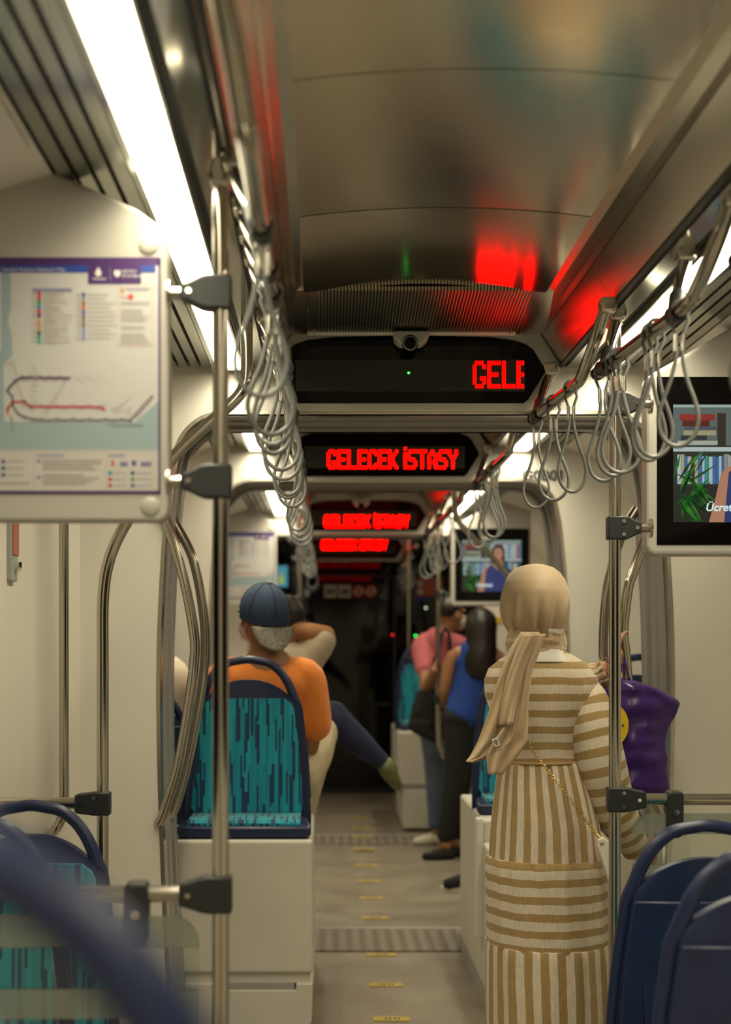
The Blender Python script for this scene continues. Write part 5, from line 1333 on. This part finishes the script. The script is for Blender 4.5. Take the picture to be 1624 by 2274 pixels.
for s in (-1, 1):
    limb(b, [V(-.230, YO, 1.245), V(-.232+s*.11, YO, 1.238), V(-.232+s*.163, YO, 1.226), V(-.232+s*.183, YO+.01, 1.13), V(-.232+s*.190, YO+.03, 1.045)], [.076, .073, .070, .068, .070], 16)
fused(b, 'tshirt', 'orange', o, voxel=.008, smooth=6)
m = MB(); m.tube([q for q in oval((-.226, YO-.005, 1.312), .070, .072, 24)]+[oval((-.226, YO-.005, 1.312), .070, .072, 24)[0]], .008, 8); m.build('collar', 'orange', o)
b = MB()
for s in (-1, 1):
    kx = .005 if s > 0 else -.38
    limb(b, [V(-.22+s*.10, YO, .83), V((-.22+s*.10+kx)/2, YO+.22, .90), V(kx-.02, YO+.42, .985 if s > 0 else .90)], [.095, .085, .070], 14)
    limb(b, [V(kx-.02, YO+.42, .985 if s > 0 else .90), V(kx-(.085 if s > 0 else .02), YO+.38, .74), V(kx-(.15 if s > 0 else .02), YO+.33, .42)], [.070, .062, .048], 14)
b.ell((-.22, YO, .84), (.17, .15, .09))
fused(b, 'trousers', 'khaki', o, voxel=.009, smooth=4)
b = MB()
for s in (-1, 1):
    kx = -.145 if s > 0 else -.40
    limb(b, [V(kx, YO+.31, .362), V(kx, YO+.39, .357), V(kx, YO+.47, .35)], [.040, .042, .032], 12)
fused(b, 'shoes', 'blackcloth', o, voxel=.008, smooth=3)
# cap worn backwards
m = MB(); rings = []
tilt = Matrix.Rotation(.42, 3, 'Z') @ Matrix.Rotation(math.radians(14), 3, 'X')
for a in (-12, 0, 12, 25, 38, 50, 62, 73, 83, 88):
    A = math.radians(a); ring = []
    for j in range(36):
        t_ = 2*PI*j/36; r = math.cos(A)
        f = 1-.006*abs(math.cos(3*t_))
        ring.append(hc+V(0, 0, .012)+tilt @ V(.098*r*f*math.cos(t_), .115*r*f*math.sin(t_)-.012, .118*math.sin(A)+(.004 if a > 0 else 0)))
    rings.append(ring)
m.loft(rings); cp = m.build('cap', 'capnavy', o, smooth=60)
m = MB(); m.ell(hc+V(0, 0, .012)+tilt @ V(0, -.016, .1235), (.010, .010, .007), seg=12, rings=8); m.build('cap_button', 'tweed', cp)
m = MB()
for q in range(6):
    A_ = q*PI/3+.5; m.tube([hc+V(0, 0, .012)+tilt @ V(.0985*math.cos(math.radians(x))*math.cos(A_), .1155*math.cos(math.radians(x))*math.sin(A_)-.012, .1185*math.sin(math.radians(x))+.004) for x in range(2, 89, 8)], .0016, 6)
m.build('cap_seams', 'blackcloth', cp)
m = MB(); rows_ = []
for i in range(9):
    v = i/8; row = []
    for j in range(17):
        u = 2*j/16-1; wv = .082*(1-.30*v**2.2)
        ang = u*1.05
        x = wv*u*1.02; y = -.108*math.cos(ang*.62)-.012-.045*v*(1-.25*u*u); z = -.030-.072*v+.012*u*u*v-.010*(1-u*u)*v
        row.append(hc+V(0, 0, .012)+tilt @ V(x, y, z))
    rows_.append(row)
for i in range(8):
    for j in range(16):
        b0 = len(m.v); m.v += [rows_[i][j], rows_[i][j+1], rows_[i+1][j+1], rows_[i+1][j]]; m.face((b0, b0+1, b0+2, b0+3))
br = m.build('cap_brim', 'tweed', cp, smooth=0); weld_solid(br, .006)
b = MB(); b.ell(hc+V(0, -.01, .0)+R1_ @ V(.012, -.045, -.028), (.066, .058, .05), rot=R1_); fused(b, 'hair', 'hair', o, voxel=.008)
m = MB(); rr = R1_
m.tube([hc+rr @ V(-.084, -.01, .01), hc+rr @ V(-.090, .02, -.02), hc+rr @ V(-.062, .085, -.055)], .0022, 6, smooth=5)
m.tube([hc+rr @ V(-.084, -.012, -.02), hc+rr @ V(-.076, .04, -.075), hc+rr @ V(-.05, .08, -.095)], .0022, 6, smooth=5)
m.ell(hc+rr @ V(0, .078, -.055), (.060, .038, .048), rot=rr); m.build('face_mask', 'mask', o)
m = MB(); m.tube([hc+rr @ V(-.082, -.005, .014), hc+rr @ V(-.082, .06, .018)], .003, 6); m.build('glasses', 'black', o)

# ---- the person with an arm behind the head -----------------------------------
YA = 6.22
o = thing('person', (-.20, YA, HB-.02), 'seated person in beige shirt and jeans with an arm bent behind the head', 'person')
hc = P(636, 1382, YA)
b = MB(); head(b, hc, yaw=.1, s=.98)
limb(b, [hc+V(0, -.02, -.06), V(-.175, YA, 1.32), V(-.18, YA, 1.25)], [.056, .058, .07])
limb(b, [V(-.18, YA, 1.24), V(-.19, YA, 1.05), V(-.20, YA, .86)], [.12, .125, .13], 16)
sh = P(668, 1480, YA); el = P(722, 1412, YA-.02); wr_ = P(660, 1398, YA-.06)
limb(b, [V(-.18, YA, 1.25), sh, el], [.075, .058, .046]); limb(b, [el, el.lerp(wr_, .5), wr_], [.046, .044, .032])
hand(b, wr_, V(-1, .1, -.05), V(0, .95, 0), V(0, 0, 1), curl=18)
limb(b, [V(-.18, YA, 1.25), V(-.36, YA+.02, 1.22), V(-.40, YA+.05, 1.0), V(-.30, YA+.26, .95)], [.07, .055, .046, .030]); hand(b, V(-.30, YA+.26, .95), V(.4, .9, -.1), V(0, 0, -1), V(1, 0, 0), curl=20)
fused(b, 'body', 'skin2', o, voxel=.008, smooth=4); eyes(o, hc, .1, .98)
b = MB(); limb(b, [V(-.18, YA, 1.25), V(-.19, YA, 1.05), V(-.20, YA, .875)], [.135, .145, .14], 18)
limb(b, [V(-.18, YA, 1.26), sh+V(-.01, 0, -.005), sh.lerp(el, .62), sh.lerp(el, .85)], [.09, .082, .074, .066], 16); limb(b, [V(-.18, YA, 1.26), V(-.36, YA+.02, 1.225), V(-.40, YA+.04, 1.05)], [.09, .072, .066], 14)
fused(b, 'shirt', 'beige', o, voxel=.009, smooth=5)
kn = P(738, 1592, YA+.10); an = P(846, 1690, YA+.22)
b = MB(); limb(b, [V(-.13, YA+.02, .83), V(-.07, YA+.06, .95), kn], [.095, .088, .074], 14); limb(b, [kn, kn.lerp(an, .45)+V(0, 0, -.005), an], [.072, .064, .042], 14)
limb(b, [V(-.28, YA+.02, .83), V(-.32, YA+.22, .84), V(-.33, YA+.36, .80), V(-.33, YA+.38, .70)], [.095, .085, .07, .055], 14); b.ell((-.20, YA, .83), (.17, .14, .09))
fused(b, 'jeans', 'denim', o, voxel=.009, smooth=4)
b = MB(); a2 = an+V(.012, 0, -.012); limb(b, [an, a2], [.036, .034], 10); fused(b, 'ankle', 'skin2', o, voxel=.008)
ft = P(868, 1722, YA+.24); tip = P(882, 1742, YA+.30)
b = MB(); limb(b, [a2+V(.012, .0, -.008), ft+V(-.008, 0, .02), ft], [.041, .043, .038], 12); limb(b, [ft+V(-.005, 0, .01), tip], [.038, .028], 12); fused(b, 'sneaker', 'neon', o, voxel=.007, smooth=3)
b = MB(); b.ell(hc+V(0, -.012, .03), (.084, .10, .092)); fused(b, 'hair', 'hair', o, voxel=.008)
# blond topknot peeping above the cap, on someone farther along
c = P(552, 1300, 6.9)
# ---- the child in a cream scarf -------------------------------------------------
YK = 5.58
o = thing('person', (-.69, YK, HB), 'small seated person in a cream headscarf, half hidden behind the bowed rails at left', 'person')
hc = P(368, 1522, YK)
b = MB(); head(b, hc, yaw=-.5, s=.93); limb(b, [hc+V(0, 0, -.06), V(-.655, YK, 1.05), V(-.66, YK, .98)], [.045, .045, .06]); limb(b, [V(-.66, YK, .98), V(-.67, YK, .84)], [.095, .10], 14)
for s in (-1, 1): limb(b, [V(-.66, YK, 1.0), V(-.66+s*.13, YK, .98), V(-.66+s*.14, YK+.06, .86), V(-.66+s*.06, YK+.2, .85)], [.05, .042, .036, .026]); hand(b, V(-.66+s*.06, YK+.2, .85), V(-s*.2, 1, 0), V(0, 0, -1), V(-s, 0, 0), curl=18, s=.75)
fused(b, 'body', 'skin', o, voxel=.0075); eyes(o, hc, -.5, .93)
m = MB(); rings = []
for z, rx, ry in ((-.17, .10, .09), (-.14, .085, .085), (-.11, .078, .085), (-.07, .084, .095), (-.03, .093, .106), (.01, .098, .112), (.05, .094, .108), (.085, .076, .088), (.11, .046, .056), (.124, .010, .014)):
    rings.append(oval((hc.x, hc.y-.008, hc.z+z), rx, ry, 40, fold=.02 if z < 0 else .004, k=11))
m.loft(rings); m.build('headscarf', 'cream', o, smooth=80)
b = MB(); limb(b, [V(-.66, YK, 1.01), V(-.67, YK, .865)], [.105, .11], 16)
for s in (-1, 1): limb(b, [V(-.66, YK, 1.01), V(-.66+s*.125, YK, .985), V(-.66+s*.14, YK+.06, .87)], [.07, .055, .05]); limb(b, [V(-.66+s*.07, YK, .81), V(-.66+s*.08, YK+.3, .81), V(-.66+s*.08, YK+.34, .62)], [.075, .062, .05])
fused(b, 'clothes', 'blackcloth', o, voxel=.009)

# ---- two people standing far down the car ----------------------------------------
YP = 9.58
o = thing('person', (.79, YP, 0), 'standing person in pink shirt and jeans with white face mask, gripping the far bent pole', 'person')
hc = P(1002, 1364, YP); yw = -.95
b = MB(); Rp = head(b, hc, yaw=yw)
limb(b, [hc+V(-.015, -.01, -.06), V(.79, YP, 1.42), V(.775, YP, 1.34)], [.055, .056, .075]); limb(b, [V(.775, YP, 1.32), V(.775, YP, 1.12), V(.78, YP, .92)], [.11, .12, .115], 14)
ha = P(973, 1482, 9.2)
sh = V(.655, YP-.02, 1.33); el = P(950, 1528, 9.32); wr_ = ha+V(-.03, -.05, -.02)
limb(b, [V(.775, YP, 1.33), sh, el], [.07, .055, .042]); limb(b, [el, el.lerp(wr_, .5), wr_], [.043, .037, .026]); hand(b, wr_, V(.12, .98, .1), V(1, 0, 0), V(0, 0, 1), curl=60)
limb(b, [V(.775, YP, 1.33), V(.92, YP-.02, 1.31), V(.95, YP+.1, 1.1), V(.85, YP+.25, 1.1)], [.07, .055, .042, .028]); hand(b, V(.85, YP+.25, 1.1), V(-.7, .5, 0), V(-.3, -.7, 0), V(0, 0, 1), curl=30)
for s in (-1, 1): limb(b, [V(.78+s*.06, YP, .9), V(.79+s*.04, YP, .5), V(.775+s*.03, YP+s*.05, .09)], [.085, .058, .038])
fused(b, 'body', 'skin2', o, voxel=.009, smooth=3); eyes(o, hc, yw)
b = MB(); limb(b, [V(.775, YP, 1.34), V(.775, YP, 1.12), V(.78, YP, .88)], [.125, .14, .135], 16); limb(b, [V(.775, YP, 1.35), sh, sh.lerp(el, .55)], [.085, .075, .066], 14); limb(b, [V(.775, YP, 1.35), V(.92, YP-.02, 1.32), V(.94, YP+.05, 1.2)], [.085, .072, .062], 14); fused(b, 'pink_shirt', 'pink', o, voxel=.01, smooth=4)
b = MB()
for s in (-1, 1): limb(b, [V(.78+s*.065, YP, .9), V(.79+s*.045, YP, .5), V(.775+s*.03, YP+s*.05, .14)], [.10, .075, .056], 14)
b.ell((.78, YP, .9), (.145, .125, .09)); fused(b, 'jeans', 'jeans', o, voxel=.01)
b = MB()
for s in (-1, 1): limb(b, [V(.79+s*.03, YP+s*.05, .035), V(.70+s*.03, YP-.03+s*.05, .032), V(.64+s*.03, YP-.05+s*.05, .028)], [.036, .038, .027], 12)
fused(b, 'sneakers', 'shoe', o, voxel=.008)
b = MB(); b.ell(hc+Rp @ V(0, -.018, .035), (.084, .10, .09), rot=Rp); fused(b, 'hair', 'hair', o, voxel=.009)
m = MB(); m.ell(hc+Rp @ V(0, .068, -.05), (.066, .052, .056), rot=Rp); m.tube([hc+Rp @ V(.080, 0, .005), hc+Rp @ V(.066, .05, -.03)], .003, 6); m.tube([hc+Rp @ V(-.080, 0, .005), hc+Rp @ V(-.066, .05, -.03)], .003, 6); m.build('face_mask', 'mask', o)
t = thing('shoulder_bag', P(945, 1640, 9.0), 'black shoulder bag hanging in front of the person in pink', 'bag')
m = pillow([(928, 1532), (958, 1524), (985, 1530), (996, 1580), (990, 1640), (965, 1650), (930, 1634), (904, 1618), (915, 1570)], 9.30, .05, wr=.008, seed=5); m.build('bag_body', 'blackcloth', t, smooth=80)
m = MB(); m.tube([P(952, 1530, 9.31), P(965, 1470, 9.40), P(985, 1402, 9.44), P(998, 1412, 9.44), P(1000, 1480, 9.40), P(988, 1540, 9.31)], .013, 8, smooth=6); m.build('strap', 'blackcloth', t)
YB = 8.88
o = thing('person', (.87, YB, 0), 'long dark-haired person in a blue top, standing below the far television', 'person')
hc = P(1068, 1392, YB)+V(0, .0, .012); 
b = MB(); head(b, hc, yaw=.5, s=.97); limb(b, [hc+V(0, -.01, -.06), V(.955, YB, 1.36), V(.945, YB, 1.29)], [.05, .05, .062]); limb(b, [V(.94, YB, 1.27), V(.91, YB, 1.08), V(.87, YB, .9)], [.10, .10, .115], 14)
for s in (-1, 1):
    limb(b, [V(.94, YB, 1.28), V(.94+s*.14, YB, 1.265), V(.93+s*.18, YB+.02, 1.05), V(.90+s*.13, YB+.16, .95)], [.06, .044, .037, .026]); hand(b, V(.90+s*.13, YB+.16, .95), V(-s*.4, .8, -.2), V(-s, 0, 0), V(0, .2, 1), curl=30)
lk = [V(.84, YB, .88), V(.81, YB-.01, .50), V(.755, YB-.0, .09)], [V(.91, YB, .88), V(.86, YB+.10, .48), V(.82, YB+.12, .09)]
for q in lk: limb(b, q, [.085, .055, .038])
fused(b, 'body', 'skin2', o, voxel=.009, smooth=3); eyes(o, hc, .5, .97)
b = MB(); limb(b, [V(.94, YB, 1.28), V(.91, YB, 1.08), V(.88, YB, .92)], [.112, .120, .128], 16); b.ell((.94, YB, 1.235), (.145, .10, .075)); fused(b, 'blue_top', 'bluetop', o, voxel=.01, smooth=4)
b = MB()
for q in lk: limb(b, [q[0], q[1], q[2]+V(0, 0, .06)], [.10, .072, .056], 14)
b.ell((.865, YB, .89), (.14, .12, .09)); fused(b, 'trousers', 'blackcloth', o, voxel=.01)
b = MB()
for q in lk: limb(b, [q[2]+V(.01, 0, -.045), q[2]+V(.06, -.03, -.05), q[2]+V(.13, -.05, -.055)] if False else [q[2]+V(.03, .0, -.058), q[2]+V(-.04, -.02, -.06), q[2]+V(-.13, -.04, -.064)], [.033, .034, .025], 12)
fused(b, 'loafers', 'blackcloth', o, voxel=.007)
m = MB(); rings = []
for y, hwp, dy in ((1508, 22, .03), (1490, 31, .050), (1465, 34, .065), (1440, 33, .09), (1415, 34, .105), (1390, 36, .115), (1370, 33, .108), (1358, 24, .08), (1351, 12, .045), (1348, 3, .01)):
    c = P(1068+(6 if y > 1450 else 0)*-1, y, YB); rings.append(oval((c.x, YB-.02-.075*max(0, min(1, (y-1410)/60)), c.z), hwp*YB/F, dy, 40, fold=.03, k=13, ph=y*.01))
m.loft(rings); m.build('long_hair', 'hair', o, smooth=80)
# a lone shoe tip showing past the right podium
c = P(1004, 1962, 7.75); t = thing('sneaker', V(c.x, 7.75, 0), 'dark shoe with pale sole peeking out beside the right podium', 'shoe')
b = MB(); limb(b, [V(c.x+.14, 7.80, .07), V(c.x+.06, 7.76, .055), V(c.x-.02, 7.74, .045)], [.05, .045, .032], 12); fused(b, 'upper', 'blackcloth', t, voxel=.008)
b = MB(); b.loft([[V(c.x+.06+.125*math.cos(2*PI*k/24), 7.765+.046*math.sin(2*PI*k/24), z_) for k in range(24)] for z_ in (.0, .028)]); b.build('sole', 'shoe', t, smooth=40)

# ------------------------------------------------------------------ light, camera
wd = bpy.data.worlds.new('night'); bpy.context.scene.world = wd; wd.use_nodes = True
wd.node_tree.nodes['Background'].inputs[0].default_value = (.02, .025, .04, 1); wd.node_tree.nodes['Background'].inputs[1].default_value = .3
cam = bpy.data.cameras.new('camera'); co = bpy.data.objects.new('camera', cam); col.objects.link(co)
co.location = (0, 0, EYE); co.rotation_euler = (PI/2, 0, 0)
cam.sensor_fit = 'AUTO'; cam.sensor_width = 36; cam.lens = 36*F/2274
cam.shift_x = (812-722)/2274; cam.shift_y = (1418-1137)/2274
cam.clip_start = .05; cam.clip_end = 60
cam.dof.use_dof = True; cam.dof.focus_distance = 4.05; cam.dof.aperture_fstop = 2.2; cam.dof.aperture_blades = 9
sc = bpy.context.scene; sc.camera = co
sc.view_settings.view_transform = 'Standard'; sc.view_settings.look = 'None'; sc.view_settings.exposure = 0.0; sc.view_settings.gamma = 1; sc.view_settings.use_curve_mapping = False
try:
    sc.cycles.max_bounces = 10; sc.cycles.glossy_bounces = 5; sc.cycles.transparent_max_bounces = 12; sc.cycles.use_denoising = True
    sc.cycles.sample_clamp_indirect = 6.0; sc.cycles.caustics_reflective = False
except Exception: pass
